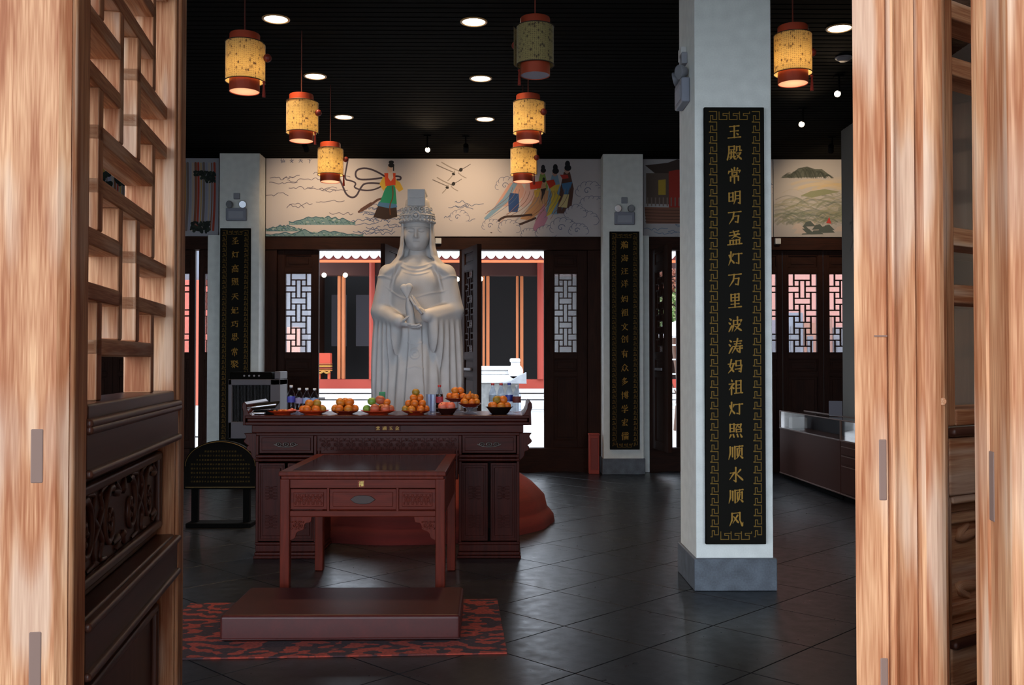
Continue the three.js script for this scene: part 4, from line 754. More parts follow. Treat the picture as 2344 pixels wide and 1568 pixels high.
// ---------------------------------------------------------------- square table in front of the altar
{
  const D = 6.0, x0 = X(638, D), x1 = X(1021, D), w = x1 - x0, dp = 1.16, H = 0.823, hw = w / 2, wd = M.table;
  const t = thing('offering_table', 'square red wooden table with carved drawers standing before the altar', 'table', [(x0 + x1) / 2, 0.0085, -D]); t.rotation.y = -0.01;
  part('tabletop', merge([bb(-hw, hw, H - 0.028, H, -dp, 0, 0.006), bb(-hw + 0.012, hw - 0.012, H - 0.05, H - 0.026, -dp + 0.012, -0.01, 0.008)]), wd, t);
  part('top_panel', bb(-hw + 0.07, hw - 0.07, H - 0.01, H + 0.0015, -dp + 0.07, -0.07, 0.002), M.lacquer, t);
  const L = 0.06;
  for (const sx of [-1, 1]) for (const z of [-0.045, -dp + 0.045]) part('leg', bb(sx * (hw - 0.035) - L / 2, sx * (hw - 0.035) + L / 2, z < -0.5 ? -0.0085 : 0, H - 0.045, z - L / 2, z + L / 2, 0.008), wd, t);
  const z = -0.03, y0 = H - 0.3, y1 = H - 0.05;
  part('apron', bb(-hw + 0.06, hw - 0.06, y1 - 0.055, y1, z - 0.02, z, 0.004), wd, t);
  { const tx = canvasTex(128, 128, (g) => { g.fillStyle = '#74301f'; g.fillRect(0, 0, 128, 128); g.strokeStyle = '#d9bc6a'; glyph(g, '福', 64, 64, 104, 1.5); }); part('inscription', new THREE.PlaneGeometry(0.042, 0.042).translate(-0.01, y1 - 0.027, z + 0.002), mat({ map: tx, roughness: 0.4, specularIntensity: 0.35 }), t); }
  part('lower_rail', bb(-hw + 0.06, hw - 0.06, y0 + 0.02, y0 + 0.06, z - 0.02, z + 0.004, 0.008), wd, t);
  const fy0 = y0 + 0.065, fy1 = y1 - 0.06, ex = hw - 0.065;
  for (const [a, b, n] of [[-ex, -ex + 0.225, 'carved_panel'], [-ex + 0.24, ex - 0.24, 'drawer'], [ex - 0.225, ex, 'carved_panel']]) {
    const p = part(n, merge([bb(a, b, fy0, fy1, z - 0.2, z - 0.006, 0.003), bb(a + 0.02, b - 0.02, fy0 + 0.018, fy1 - 0.018, z - 0.01, z, 0.005)]), wd, t);
    if (n === 'drawer') part('handle', merge([new THREE.TorusGeometry(0.02, 0.004, 6, 14).scale(1.4, 0.6, 1), extrude([[-0.075, 0], [-0.05, 0.018], [-0.02, 0.024], [0.02, 0.024], [0.05, 0.018], [0.075, 0], [0.05, -0.018], [0.02, -0.026], [-0.02, -0.026], [-0.05, -0.018]], 0.003, 0.002)]).translate((a + b) / 2, (fy0 + fy1) / 2, z + 0.002), plain('#33201a', { roughness: 0.5, metalness: 0.2 }), p);
    else part('carving', scrollwork(b - a - 0.06, fy1 - fy0 - 0.045, 3, 0.004).translate((a + b) / 2, (fy0 + fy1) / 2, z), wd, p);
    part('divider', bb(b, b + 0.015, fy0 - 0.01, fy1 + 0.01, z - 0.02, z + 0.002, 0.003), wd, t);
  }
  for (const s of [-1, 1]) {
    const sh = [[0, 0], ...smooth([[0.13, 0], [0.122, -0.03], [0.095, -0.036], [0.085, -0.05], [0.078, -0.075], [0.05, -0.086], [0.036, -0.1], [0.028, -0.125], [0.004, -0.14]]), [0, -0.14]].map(([x, y]) => [-s * x, y]);
    const c = part('corner_bracket', extrude(s > 0 ? sh : sh.slice().reverse(), 0.014, 0.002).translate(s * (hw - 0.065), y0 + 0.02, z - 0.02), wd, t);
    part('carving', scrollwork(0.08, 0.06, 1, 0.004).translate(s * (hw - 0.11), y0 - 0.03, z - 0.002), wd, c);
    part('side_apron', bb(s * (hw - 0.02) - 0.01, s * (hw - 0.02) + 0.01, y0 + 0.03, y1, -dp + 0.07, -0.07, 0.004), wd, t);
  }
}
// long padded kneeler
{
  const D = 5.27, x0 = X(505, D), x1 = X(1052, D), w = x1 - x0, d = 0.66, h = 0.145;
  const k = thing('kneeler', 'long low maroon leather kneeling cushion on the patterned carpet', 'kneeler', [(x0 + x1) / 2, 0.008, -D - d / 2], 0.012);
  const g = new RoundedBoxGeometry(w, h - 0.01, d, 4, 0.02).translate(0, h / 2, 0), p = g.attributes.position;
  for (let i = 0; i < p.count; i++) if (p.getY(i) > h * 0.6) p.setY(i, p.getY(i) + 0.004 * Math.sin(p.getX(i) * 9) + 0.003 * Math.sin(p.getX(i) * 21 + 1));
  uvBox(g, 0); part('cushion', g, M.leather, k);
  part('seam', merge([bb(-w / 2 - 0.002, w / 2 + 0.002, 0.014, 0.02, d / 2 - 0.004, d / 2 + 0.003, 0.002)]), plain('#3d1512'), k);
  part('base_board', bb(-w / 2 + 0.02, w / 2 - 0.02, 0, 0.014, -d / 2 + 0.02, d / 2 - 0.02, 0.002), M.black, k);
}
// carpet
{
  const t = dataTex(512, 256, (u, v) => {
    const x = u * 6, y = v * 3.4, n = Math.sin(x * 5 + 2.6 * noise.noise(x * 1.8, y * 2.6, 3) * 3) * 0.5 + noise.noise(x * 3, y * 6.5, 8) * 1.5 + noise.noise(x * 8, y * 14, 2) * 0.5, g = 1 + 0.25 * noise.noise(u * 120, v * 60, 1);
    return (n > 0.02 ? [150, 58, 44] : [58, 38, 42]).map((c) => c * g);
  });
  const w = 1.9, d = 1.15, c = thing('carpet', 'red carpet with dark swirling cloud pattern under the kneeler', 'carpet', [-w / 2 - 0.002, 0, -5.6], 0.05);
  const g = box(w, 0.008, d, 0, 0.004, 0, 0.002), uv = g.attributes.uv, p = g.attributes.position;
  for (let i = 0; i < uv.count; i++) uv.setXY(i, p.getX(i) / w + 0.5, p.getZ(i) / d + 0.5);
  part('pile', g, mat({ map: t, roughness: 1 }), c);
}
// statue pedestal under red cloth
const SX = X(954, 9.4), SZ = -9.4;
{
  const p = thing('pedestal', 'round stepped pedestal covered with a red cloth under the statue', 'pedestal', [SX - 0.03, 0, SZ]);
  const prof = [[0.0, 0.6], [0.72, 0.6], [0.8, 0.57], [0.98, 0.46], [1.15, 0.34], [1.24, 0.25], [1.265, 0.14], [1.29, 0.115], [1.325, 0.07], [1.335, 0.0]];
  const g = lathe(prof, 96), q = g.attributes.position;
  for (let i = 0; i < q.count; i++) { const x = q.getX(i), z = q.getZ(i), r = Math.hypot(x, z), a = Math.atan2(z, x), k = 1 + (r > 0.8 ? 0.012 * Math.sin(a * 13 + 2 * Math.sin(a * 3)) * (r - 0.7) : 0); q.setXYZ(i, x * k, q.getY(i), z * k); }
  g.computeVertexNormals(); part('cloth', g, M.redCloth, p);
}
// arched black plaque on the left
{
  const D = 9.0, x0 = X(424, D), x1 = X(588, D), w = x1 - x0, yb = Y(1118, D), yt = Y(1009, D), h = yt - yb;
  const b = thing('arched_plaque', 'black arched plaque with rows of dim gold writing, left of the altar', 'plaque', [(x0 + x1) / 2, 0, -D]);
  const out = []; out.push([-w / 2, 0], [w / 2, 0]); for (let k = 0; k <= 24; k++) { const a = Math.PI * k / 24; out.push([Math.cos(a) * w / 2, h * 0.48 + Math.sin(a) * h * 0.52]); }
  part('board', extrude(out, 0.05, 0.004).translate(0, yb, -0.05), M.blackGloss, b);
  part('gold_rim', merge([tube(out.slice(2).map(([x, y]) => V(x * 0.975, yb + y * 0.985, 0.006)), 0.003, 60, 5), bb(-w / 2 + 0.01, w / 2 - 0.01, yb + 0.012, yb + 0.018, 0.003, 0.008, 0.001)]), plain('#6b5222', { roughness: 0.5, metalness: 0.3 }), b);
  const t = canvasTex(512, 320, (g) => { g.fillStyle = '#0d0b09'; g.fillRect(0, 0, 512, 320); g.strokeStyle = '#54431f'; const ks = Object.keys(GLYPH); for (let r = 0; r < 8; r++) for (let c = 0; c < 22; c++) { if (r < 3 && Math.abs(c - 10.5) > 6 + r * 1.5) continue; glyph(g, ks[(r * 7 + c * 5) % ks.length], 20 + c * 22.5, 30 + r * 36, 17, 1.2); } });
  part('inscription', new THREE.PlaneGeometry(w * 0.86, h * 0.8).translate(0, yb + h * 0.46, 0.0065), mat({ map: t, roughness: 0.7, specularIntensity: 0.12 }), b);
  for (const s of [-1, 1]) part('leg', box(0.06, yb + 0.01, 0.06, s * w * 0.36, (yb + 0.01) / 2, -0.03, 0.006), M.black, b);
  part('foot', box(w * 0.9, 0.04, 0.2, 0, 0.02, -0.03, 0.006), M.black, b);
}
// evaporative cooler
{
  const D = 12, x0 = X(522, D), x1 = X(641, D), w = x1 - x0, H = Y(850, D), y = (p) => Y(p, D);
  const c = thing('air_cooler', 'tall grey portable air cooler with a dark grille behind the altar left end', 'air cooler', [(x0 + x1) / 2, 0, -D]);
  part('tank', bb(-w / 2 + 0.01, w / 2 - 0.01, 0.08, y(1004), -0.42, -0.005, 0.02), M.blackGloss, c);
  part('housing', merge([bb(-w / 2, -w / 2 + 0.05, y(1004), y(868), -0.42, 0, 0.01), bb(w / 2 - 0.12, w / 2, y(1004), y(868), -0.42, 0, 0.01), bb(-w / 2, w / 2, y(1004), y(965), -0.42, 0, 0.01), bb(-w / 2, w / 2, y(882), y(868), -0.42, 0, 0.01), bb(-w / 2, w / 2, y(1004), y(868), -0.43, -0.38, 0.01)]), plain('#626068'), c);
  part('control_panel', bb(-w / 2 + 0.02, w / 2 - 0.1, y(868), H - 0.01, -0.4, -0.01, 0.015), M.blackGloss, c);
  part('side_fin', bb(w / 2 - 0.07, w / 2, y(868), H, -0.42, -0.005, 0.012), plain('#626068'), c);
  for (let k = 0; k < 26; k++) part('grille_slat', box(0.006, y(882) - y(965), 0.03, -w / 2 + 0.058 + k * (w - 0.18) / 26, (y(882) + y(965)) / 2, -0.03, 0.001), plain('#232227', { roughness: 0.5 }), c);
  part('grille_back', bb(-w / 2 + 0.05, w / 2 - 0.12, y(965), y(882), -0.09, -0.08, 0), plain('#141316'), c);
  for (let k = 0; k < 4; k++) part('button', cyl(0.012, 0.012, 0.006, -0.12 + k * 0.06, 0, 0, 12).rotateX(Math.PI / 2).translate(0, y(860), -0.006), M.greyPlastic, c);
  for (const sx of [-1, 1]) for (const z of [-0.08, -0.34]) part('caster', cyl(0.04, 0.04, 0.03, 0, 0, 0, 16).rotateZ(Math.PI / 2).translate(sx * (w / 2 - 0.06), 0.04, z), M.black, c);
}
// glass counters along the right partition
{
  const ang = Math.atan2(0.12, 3.4);
  const mk = (label, x, z, len, drawers) => {                       // local x runs along the front towards the viewer
    const c = thing('display_counter', label, 'counter', [x, 0, z]); c.rotation.y = Math.PI * 1.5 + ang; // local +x -> world +z, local +z -> world -x
    const h = 0.64, H = 0.862, d = 0.33, wd = plain('#4a2a20', { roughness: 0.6, specularIntensity: 0.25 }), edge = plain('#6b4c3c', { roughness: 0.5 });
    part('cabinet', bb(0, len, 0.06, h, -d, 0, 0.005), wd, c); part('plinth', bb(0.02, len - 0.02, 0, 0.06, -d + 0.02, -0.03, 0), M.black, c);
    part('edge_strip', merge([bb(0, len, h - 0.004, h + 0.012, -0.012, 0.006, 0.003), bb(0, len, 0.06, 0.075, -0.05, 0.006, 0.003)]), edge, c);
    if (drawers) for (let k = 0; k * 0.62 < len - 0.3; k++) {
      const a = 0.05 + k * 0.62, b = Math.min(a + 0.56, len - 0.04);
      for (const [y0, y1, n] of [[0.5, 0.585, 'drawer'], [0.4, 0.485, 'drawer'], [0.09, 0.375, 'cupboard_door']]) { const q = part(n, bb(a, b, y0, y1, -0.02, 0.012, 0.004), wd, c); part('edge_strip', bb(a, b, y1 - 0.006, y1 + 0.002, 0.008, 0.016, 0.001), edge, q); }
    }
    part('glass', merge([bb(0, len, h + 0.012, H, -0.006, -0.002, 0), bb(0, 0.004, h + 0.012, H, -d, -0.006, 0), bb(0, len, H - 0.006, H, -d, -0.002, 0)]), M.glass, c);
    part('frame', merge([bb(0, len, H - 0.004, H + 0.008, -0.012, 0.002, 0.002), bb(-0.006, 0.01, h, H, -0.014, 0.002, 0.002), bb(len - 0.012, len, h, H, -0.014, 0.002, 0.002), bb(0, len, H - 0.004, H + 0.008, -d, -d + 0.012, 0.002)]), edge, c);
    part('back_board', bb(0, len, h, H, -d - 0.012, -d, 0), plain('#2c2e32', { roughness: 0.7 }), c);
    return c;
  };
  mk('far wooden counter with a glass case, at the foot of the pink-lit lattice doors', 3.6, -12.75, 2.08, false);
  mk('near wooden counter with a glass case and drawers, beside the pale partition', 3.6 + 0.12 * 2.1 / 3.4, -10.66, 2.2, true);
  const s = thing('tabletop_sign', 'small grey sign standing on the glass counter', 'sign', [X(1912, 11.4), 0.87, -11.4], -0.3);
  part('panel', box(0.15, 0.17, 0.012, 0, 0.09, 0, 0.003).rotateX(-0.15), plain('#77747e'), s); part('foot', box(0.14, 0.01, 0.08, 0, 0.005, 0, 0.002), M.greyPlastic, s);
  const bx2 = thing('reflection_block', 'white block added inside the far end of the glass case for a bright reflection', 'box', [3.78, 0.652, -12.55], 0.05);  // white block added to imitate a bright reflection in the glass
  part('carton', box(0.2, 0.13, 0.12, 0, 0.065, 0, 0.003), M.white, bx2); part('block_top', box(0.2, 0.004, 0.1, 0, 0.132, 0.01, 0.001), M.white, bx2);
}

// ---------------------------------------------------------------- offerings on the altar
const orangeTex = (a, b, k) => mat({ map: dataTex(64, 64, (u, v) => { const n = 0.5 + 0.5 * noise.noise(Math.abs(u * 2 - 1) * 3, v * 3, k) + 0.2 * noise.noise(u * 30, v * 30, k); return [0, 1, 2].map((c) => a[c] + (b[c] - a[c]) * n); }), roughness: 0.45 });
const FR = { orange: orangeTex([190, 86, 14], [212, 116, 24], 1), amber: orangeTex([188, 100, 20], [204, 126, 30], 2), green: orangeTex([128, 112, 36], [186, 122, 32], 3), lime: orangeTex([96, 140, 48], [128, 168, 70], 5), pink: orangeTex([206, 84, 62], [224, 128, 100], 4), apple: orangeTex([150, 60, 44], [196, 120, 80], 6) };
const fruitGeo = (() => { const g = new THREE.SphereGeometry(1, 20, 14), p = g.attributes.position; for (let i = 0; i < p.count; i++) { const y = p.getY(i), r = Math.hypot(p.getX(i), p.getZ(i)), dip = Math.exp(-r * r * 14) * 0.12; p.setY(i, (y - Math.sign(y) * dip) * 0.9); } g.computeVertexNormals(); return g; })();
const peachGeo = (() => { const g = new THREE.SphereGeometry(1, 20, 14), p = g.attributes.position; for (let i = 0; i < p.count; i++) { const x = p.getX(i), y = p.getY(i), z = p.getZ(i), k = 1 - 0.12 * Math.exp(-x * x * 30) * (z > 0 ? 1 : 0.2); p.setXYZ(i, x * k, (y > 0.75 ? y - (y - 0.75) * 0.9 : y) * 0.95 + (y < -0.8 ? -0.05 : 0), z * k); } g.computeVertexNormals(); return g; })();
const stemGeo = merge([new THREE.CylinderGeometry(0.05, 0.08, 0.12, 6).translate(0, 0.84, 0), new THREE.ConeGeometry(0.16, 0.05, 6).translate(0, 0.8, 0)]), stemMat = plain('#5c5a2c', { roughness: 0.8 });
const protos = {};
function fruit(kind, x, y, z, r, label, group, name = 'orange', cat = 'orange') {
  const key = kind + name;
  let o;
  if (!protos[key]) {
    o = protos[key] = thing(name, label, cat, [x, y, z], rr(0, 6), group); part('flesh', name === 'peach' ? peachGeo : fruitGeo, FR[kind], o); part('stem', stemGeo, stemMat, o);
  } else o = copy(protos[key], [x, y, z], rr(0, 6), label, group);
  o.scale.setScalar(r); o.rotation.x = rr(-0.5, 0.5); o.rotation.z = rr(-0.6, 0.6);
}
function plate(label, x, y, z, r, material, deep = 0, name = 'plate') {
  const p = thing(name, label, name, [x, y, z]), h = deep || 0.022;
  part('dish', lathe([[0, 0.004], [r * 0.5, 0.004], [r * 0.62, 0.006], [r * 0.9, h], [r, h + 0.006], [r, h + 0.009], [r * 0.88, h + 0.004], [r * 0.6, 0.011], [0, 0.009]], 36), material, p);
  part('foot_ring', lathe([[r * 0.48, 0.006], [r * 0.5, 0], [r * 0.55, 0], [r * 0.56, 0.006]], 30), material, p);
  return p;
}
// which one of a pile: its layer and the side it lies on
function place(label, k, layers, a, n) {
  const side = ['right', 'front right', 'front', 'front left', 'left', 'rear left', 'rear', 'rear right'][Math.round(a / (Math.PI / 4)) % 8], lay = k === 0 ? 'bottom' : k === layers - 1 ? 'top' : k === 1 ? 'second' : 'third';
  return label.replace(' ', n > 1 ? ` at the ${side} of the ${lay} layer, ` : ' crowning the top, ');
}
function pile(x, y, z, rows, r, label, group, kinds, name, cat) {    // rows: [count, ring radius, turn]
  rows.forEach(([n, R, t = 0], k) => { for (let i = 0; i < n; i++) { const a = t + i / n * 6.283; fruit(kinds[Math.floor(rnd() * kinds.length)], x + Math.cos(a) * R, y + r * (0.92 + 1.42 * k), z + Math.sin(a) * R, r * rr(0.94, 1.06), place(label, k, rows.length, a, n), group, name, cat); } });
}
{
  const redPl = plain('#c23a1a', { roughness: 0.3 }), darkPl = plain('#2a0f0c', { roughness: 0.3 }), D = 7.7, z = -D, px = (p) => X(p, D), T = ATOP;
  plate('flat red plate of small sweets at the left end of the altar', px(647), T, z, 0.115, redPl);
  for (let i = 0; i < 7; i++) { const a = i * 0.9; fruit(i % 3 ? 'orange' : 'amber', px(647) + Math.cos(a) * 0.06 * (i % 2 ? 1 : 0.4), T + 0.024, z + Math.sin(a) * 0.05, 0.014, 'tiny orange sweet on the leftmost plate, ' + ['far right', 'front right', 'front middle', 'front left', 'middle left', 'rear left', 'rear middle'][i], 'sweets on the leftmost plate', 'sweet', 'sweet'); }
  for (let i = 0; i < 3; i++) fruit('pink', px(665) + i * 0.012, T + 0.026 + (i % 2) * 0.006, z + 0.03 - i * 0.03, 0.017, 'small red sweet on the leftmost plate, ' + ['front', 'middle', 'rear'][i] + ' of three', 'red sweets', 'sweet', 'sweet');
  plate('red plate of oranges, second from the left on the altar', px(717), T, z, 0.122, redPl);
  pile(px(717), T + 0.014, z, [[7, 0.078, 0.2], [4, 0.042, 0.5]], 0.031, 'orange on the second plate', 'oranges on the second plate', ['orange', 'amber', 'green']);
  plate('dark red plate of stacked oranges, third from the left on the altar', px(790), T, z, 0.105, plain('#7a2416', { roughness: 0.3 }));
  pile(px(790), T + 0.012, z, [[6, 0.072, 0], [3, 0.04, 0.35]], 0.035, 'orange on the third plate', 'oranges on the third plate', ['orange', 'amber']);
  plate('wide bright red plate of mixed green and russet fruit, fourth from the left', px(866), T, z, 0.135, redPl);
  for (const [dx, dy, dz, k, r] of [[-0.088, 0, 0, 'lime', 0.032], [-0.02, 0, 0.05, 'apple', 0.037], [0.06, 0, 0.04, 'apple', 0.036], [0.092, 0, -0.01, 'apple', 0.033], [0.02, 0, -0.05, 'amber', 0.034], [-0.05, 0.056, 0, 'lime', 0.034], [0.016, 0.062, 0, 'apple', 0.039], [0.068, 0.052, 0, 'orange', 0.03]])
    fruit(k, px(866) + dx, T + 0.014 + r * 0.9 + dy, z + dz, r, (k === 'lime' ? 'green fruit' : k === 'apple' ? 'russet fruit' : 'small orange') + ` on the wide mixed plate, ${dy ? 'upper layer' : 'bottom layer'}, ${dx < -0.03 ? 'left' : dx > 0.08 ? 'far right' : dx > 0.05 ? 'right' : dz > 0.02 ? 'front middle' : 'middle'}`, 'fruit of the mixed plate, ' + k, k === 'lime' ? 'green_fruit' : k === 'apple' ? 'russet_fruit' : 'orange', 'fruit');
  plate('red plate with a tall pyramid of oranges before the statue', px(952), T, z, 0.112, plain('#9a2c18', { roughness: 0.3 }));
  pile(px(952), T + 0.014, z, [[7, 0.08, 0.1], [5, 0.056, 0.4], [3, 0.03, 0], [1, 0, 0]], 0.0305, 'orange in the tall pyramid', 'oranges of the tall pyramid', ['orange', 'amber', 'orange', 'green']);
  plate('small dark bowl of pink peaches on the altar', px(1024), T, z + 0.02, 0.085, darkPl, 0.04, 'bowl');
  for (const [dx, dz] of [[-0.038, 0.03], [0.036, 0.03], [-0.02, -0.035], [0.03, -0.04]]) fruit('pink', px(1024) + dx * 0.85, T + 0.064, z + 0.02 + dz * 0.8, 0.036, `pink peach in the small dark bowl, ${dz > 0 ? 'front' : 'rear'} ${dx < 0 ? 'left' : 'right'} of four`, 'peaches in the dark bowl', 'peach', 'peach');
  // two plates raised on glass stands
  const stand = (label, x, zz, h) => { const s = thing('glass_stand', label, 'stand', [x, T, zz]); part('bowl', lathe([[0.05, 0], [0.055, 0.004], [0.03, 0.01], [0.018, h * 0.5], [0.03, h * 0.8], [0.06, h]], 24), M.bottle, s); part('rim', new THREE.TorusGeometry(0.06, 0.003, 6, 24).rotateX(Math.PI / 2).translate(0, h, 0), M.bottle, s); };
  const xa = X(1046, 8.0), xb = X(1076, 7.82);
  stand('glass stand carrying the rear raised plate of oranges', xa, -8.0, 0.085); plate('dark red raised plate of oranges, rear of the two right of the statue', xa, T + 0.085, -8.0, 0.1, plain('#7a2416', { roughness: 0.3 }));
  pile(xa, T + 0.1, -8.0, [[5, 0.056, 0.5], [3, 0.03, 0]], 0.032, 'orange on the rear raised plate', 'oranges on the rear raised plate', ['orange', 'amber']);
  stand('glass stand carrying the front raised plate of pears', xb, -7.82, 0.05); plate('dark red raised plate of yellow fruit, front of the two right of the statue', xb, T + 0.05, -7.82, 0.092, plain('#7a2416', { roughness: 0.3 }));
  pile(xb, T + 0.068, -7.82, [[6, 0.053, 0.2], [2, 0.03, 2]], 0.027, 'orange on the front raised plate', 'fruit on the front raised plate', ['amber', 'orange']);
  fruit('amber', xb + 0.042, T + 0.128, -7.86, 0.027, 'single amber fruit crowning the front raised plate');
  for (let k = 0; k < 2; k++) { const t = thing('pear', 'slender yellow pear standing upright on the raised plates, ' + (k ? 'the lower one' : 'the upper one'), 'pear', [xb - 0.01 - k * 0.035, T + (k ? 0.1 : 0.125), -7.83]); part('flesh', lathe([[0, -0.03], [0.018, -0.026], [0.025, -0.008], [0.018, 0.015], [0.01, 0.035], [0.007, 0.05], [0, 0.054]], 18), FR.amber, t); part('stem', cyl(0.0015, 0.0015, 0.02, 0, 0.06, 0, 6), stemMat, t); t.rotation.z = -0.25; }
  plate('black bowl of oranges at the right end of the altar', px(1143), T, z, 0.108, plain('#15100e', { roughness: 0.25 }), 0.05, 'bowl');
  pile(px(1143), T + 0.037, z, [[6, 0.061, 0.3], [3, 0.032, 0.2]], 0.0325, 'orange in the black bowl', 'oranges in the black bowl', ['orange', 'orange', 'green', 'amber']);
  // bottles
  const bt = (label, p, D2, h, r, cap, lab, liquid) => {
    const b = thing('bottle', label, 'bottle', [X(p, D2), T, -D2]);
    const pr = [[0, 0.003], [r * 0.8, 0], [r, 0.008], [r, h * 0.25], [r * 0.9, h * 0.3], [r, h * 0.36], [r, h * 0.58], [r * 0.92, h * 0.68], [r * 0.55, h * 0.8], [r * 0.38, h * 0.86], [r * 0.38, h * 0.93]];
    part('body', lathe(pr, 24), M.bottle, b);
    part('cap', lathe([[0, h], [r * 0.42, h], [r * 0.45, h * 0.985], [r * 0.45, h * 0.925], [r * 0.4, h * 0.92]], 18), cap, b);
    if (liquid) part('drink', lathe([[0, 0.006], [r * 0.9, 0.006], [r * 0.93, h * 0.25], [r * 0.84, h * 0.3], [r * 0.93, h * 0.36], [r * 0.93, h * 0.58], [r * 0.86, h * 0.67], [0, h * 0.67]], 20), liquid, b);
    if (lab) part('label', lathe([[r + 0.0008, h * 0.36], [r + 0.0008, h * 0.58]], 24), lab, b);
    return b;
  };
  const wh = plain('#cfd0d4'), red = plain('#b02218', { roughness: 0.4 }), blue = plain('#27348f', { roughness: 0.4 }), cola = plain('#1c0d09', { roughness: 0.2 }), D3 = 8.05;
  bt('tall water bottle with a violet label, leftmost on the altar', 667, D3, 0.218, 0.031, wh, plain('#4a4aa8'), null);
  bt('clear water bottle with a red label, second of the left group', 685.5, D3, 0.196, 0.03, wh, plain('#9a8aa8'), null);
  bt('clear water bottle, third of the left group', 702.5, D3, 0.196, 0.03, wh, plain('#9fb2d4'), null);
  bt('clear water bottle beside the doorway, rightmost of the left group', 720.5, D3, 0.194, 0.03, wh, plain('#8fa2c0'), null);
  bt('cola bottle with a red cap and red label before the statue', 1006, 7.95, 0.222, 0.031, red, plain('#c23a44'), cola);
  bt('clear bottle with a red cap, left of the right group', 1128, D3, 0.235, 0.031, red, plain('#9fb0bd'), null);
  bt('clear bottle with a red cap, second of the right group', 1147, D3, 0.235, 0.031, red, plain('#b8c2c8'), null);
  bt('bottle with a blue cap and blue label in the right group', 1165.5, D3, 0.238, 0.031, blue, blue, null);
  bt('ribbed clear bottle at the right end of the altar', 1183, 7.95, 0.222, 0.033, wh, plain('#6b2a24'), null);
  for (const [p, w] of [[981, 'left'], [991, 'right']]) { const g = thing('drinking_glass', 'clear drinking glass beside the orange pyramid, the ' + w + ' one of two', 'glass', [X(p, 7.78), T, -7.78 - (w === 'left' ? 0.06 : 0)]); part('tumbler', lathe([[0, 0.002], [0.018, 0], [0.02, 0.004], [0.026, 0.15], [0.0245, 0.15], [0.0185, 0.008], [0, 0.008]], 24), M.bottle, g); part('rim', new THREE.TorusGeometry(0.0255, 0.0012, 6, 24).rotateX(Math.PI / 2).translate(0, 0.15, 0), M.bottle, g); }
  const cb = thing('green_carton', 'small green carton behind the mixed fruit plate', 'carton', [X(875, 8.0), T, -8.0]); part('carton', box(0.05, 0.155, 0.04, 0, 0.078, 0, 0.002), plain('#1f7a4a', { roughness: 0.5 }), cb); part('top_fold', box(0.05, 0.012, 0.02, 0, 0.16, 0, 0.002), plain('#2a8a58'), cb);
  // slanted black stand with two pale shiny strips at the left end
  const st = thing('slanted_stand', 'slanted black stand with pale shiny edges at the left end of the altar', 'stand', [px(604), T, -7.72]);
  part('sloped_board', box(0.22, 0.012, 0.16, 0, 0.062, -0.02, 0.003).rotateZ(0.0), M.blackGloss, st); st.children[0].rotation.set(0.25, 0, 0.1);
  part('sheet', box(0.215, 0.01, 0.012, 0.01, 0.066, 0.07, 0.003), plain('#e8eaf0', { roughness: 0.15, metalness: 0.4 }), st).rotation.z = 0.12;
  part('base', box(0.2, 0.03, 0.13, -0.01, 0.016, -0.02, 0.004), M.blackGloss, st); part('sheet', box(0.09, 0.012, 0.05, -0.02, 0.012, 0.075, 0.004), plain('#e8eaf0', { roughness: 0.2, metalness: 0.3 }), st);
}

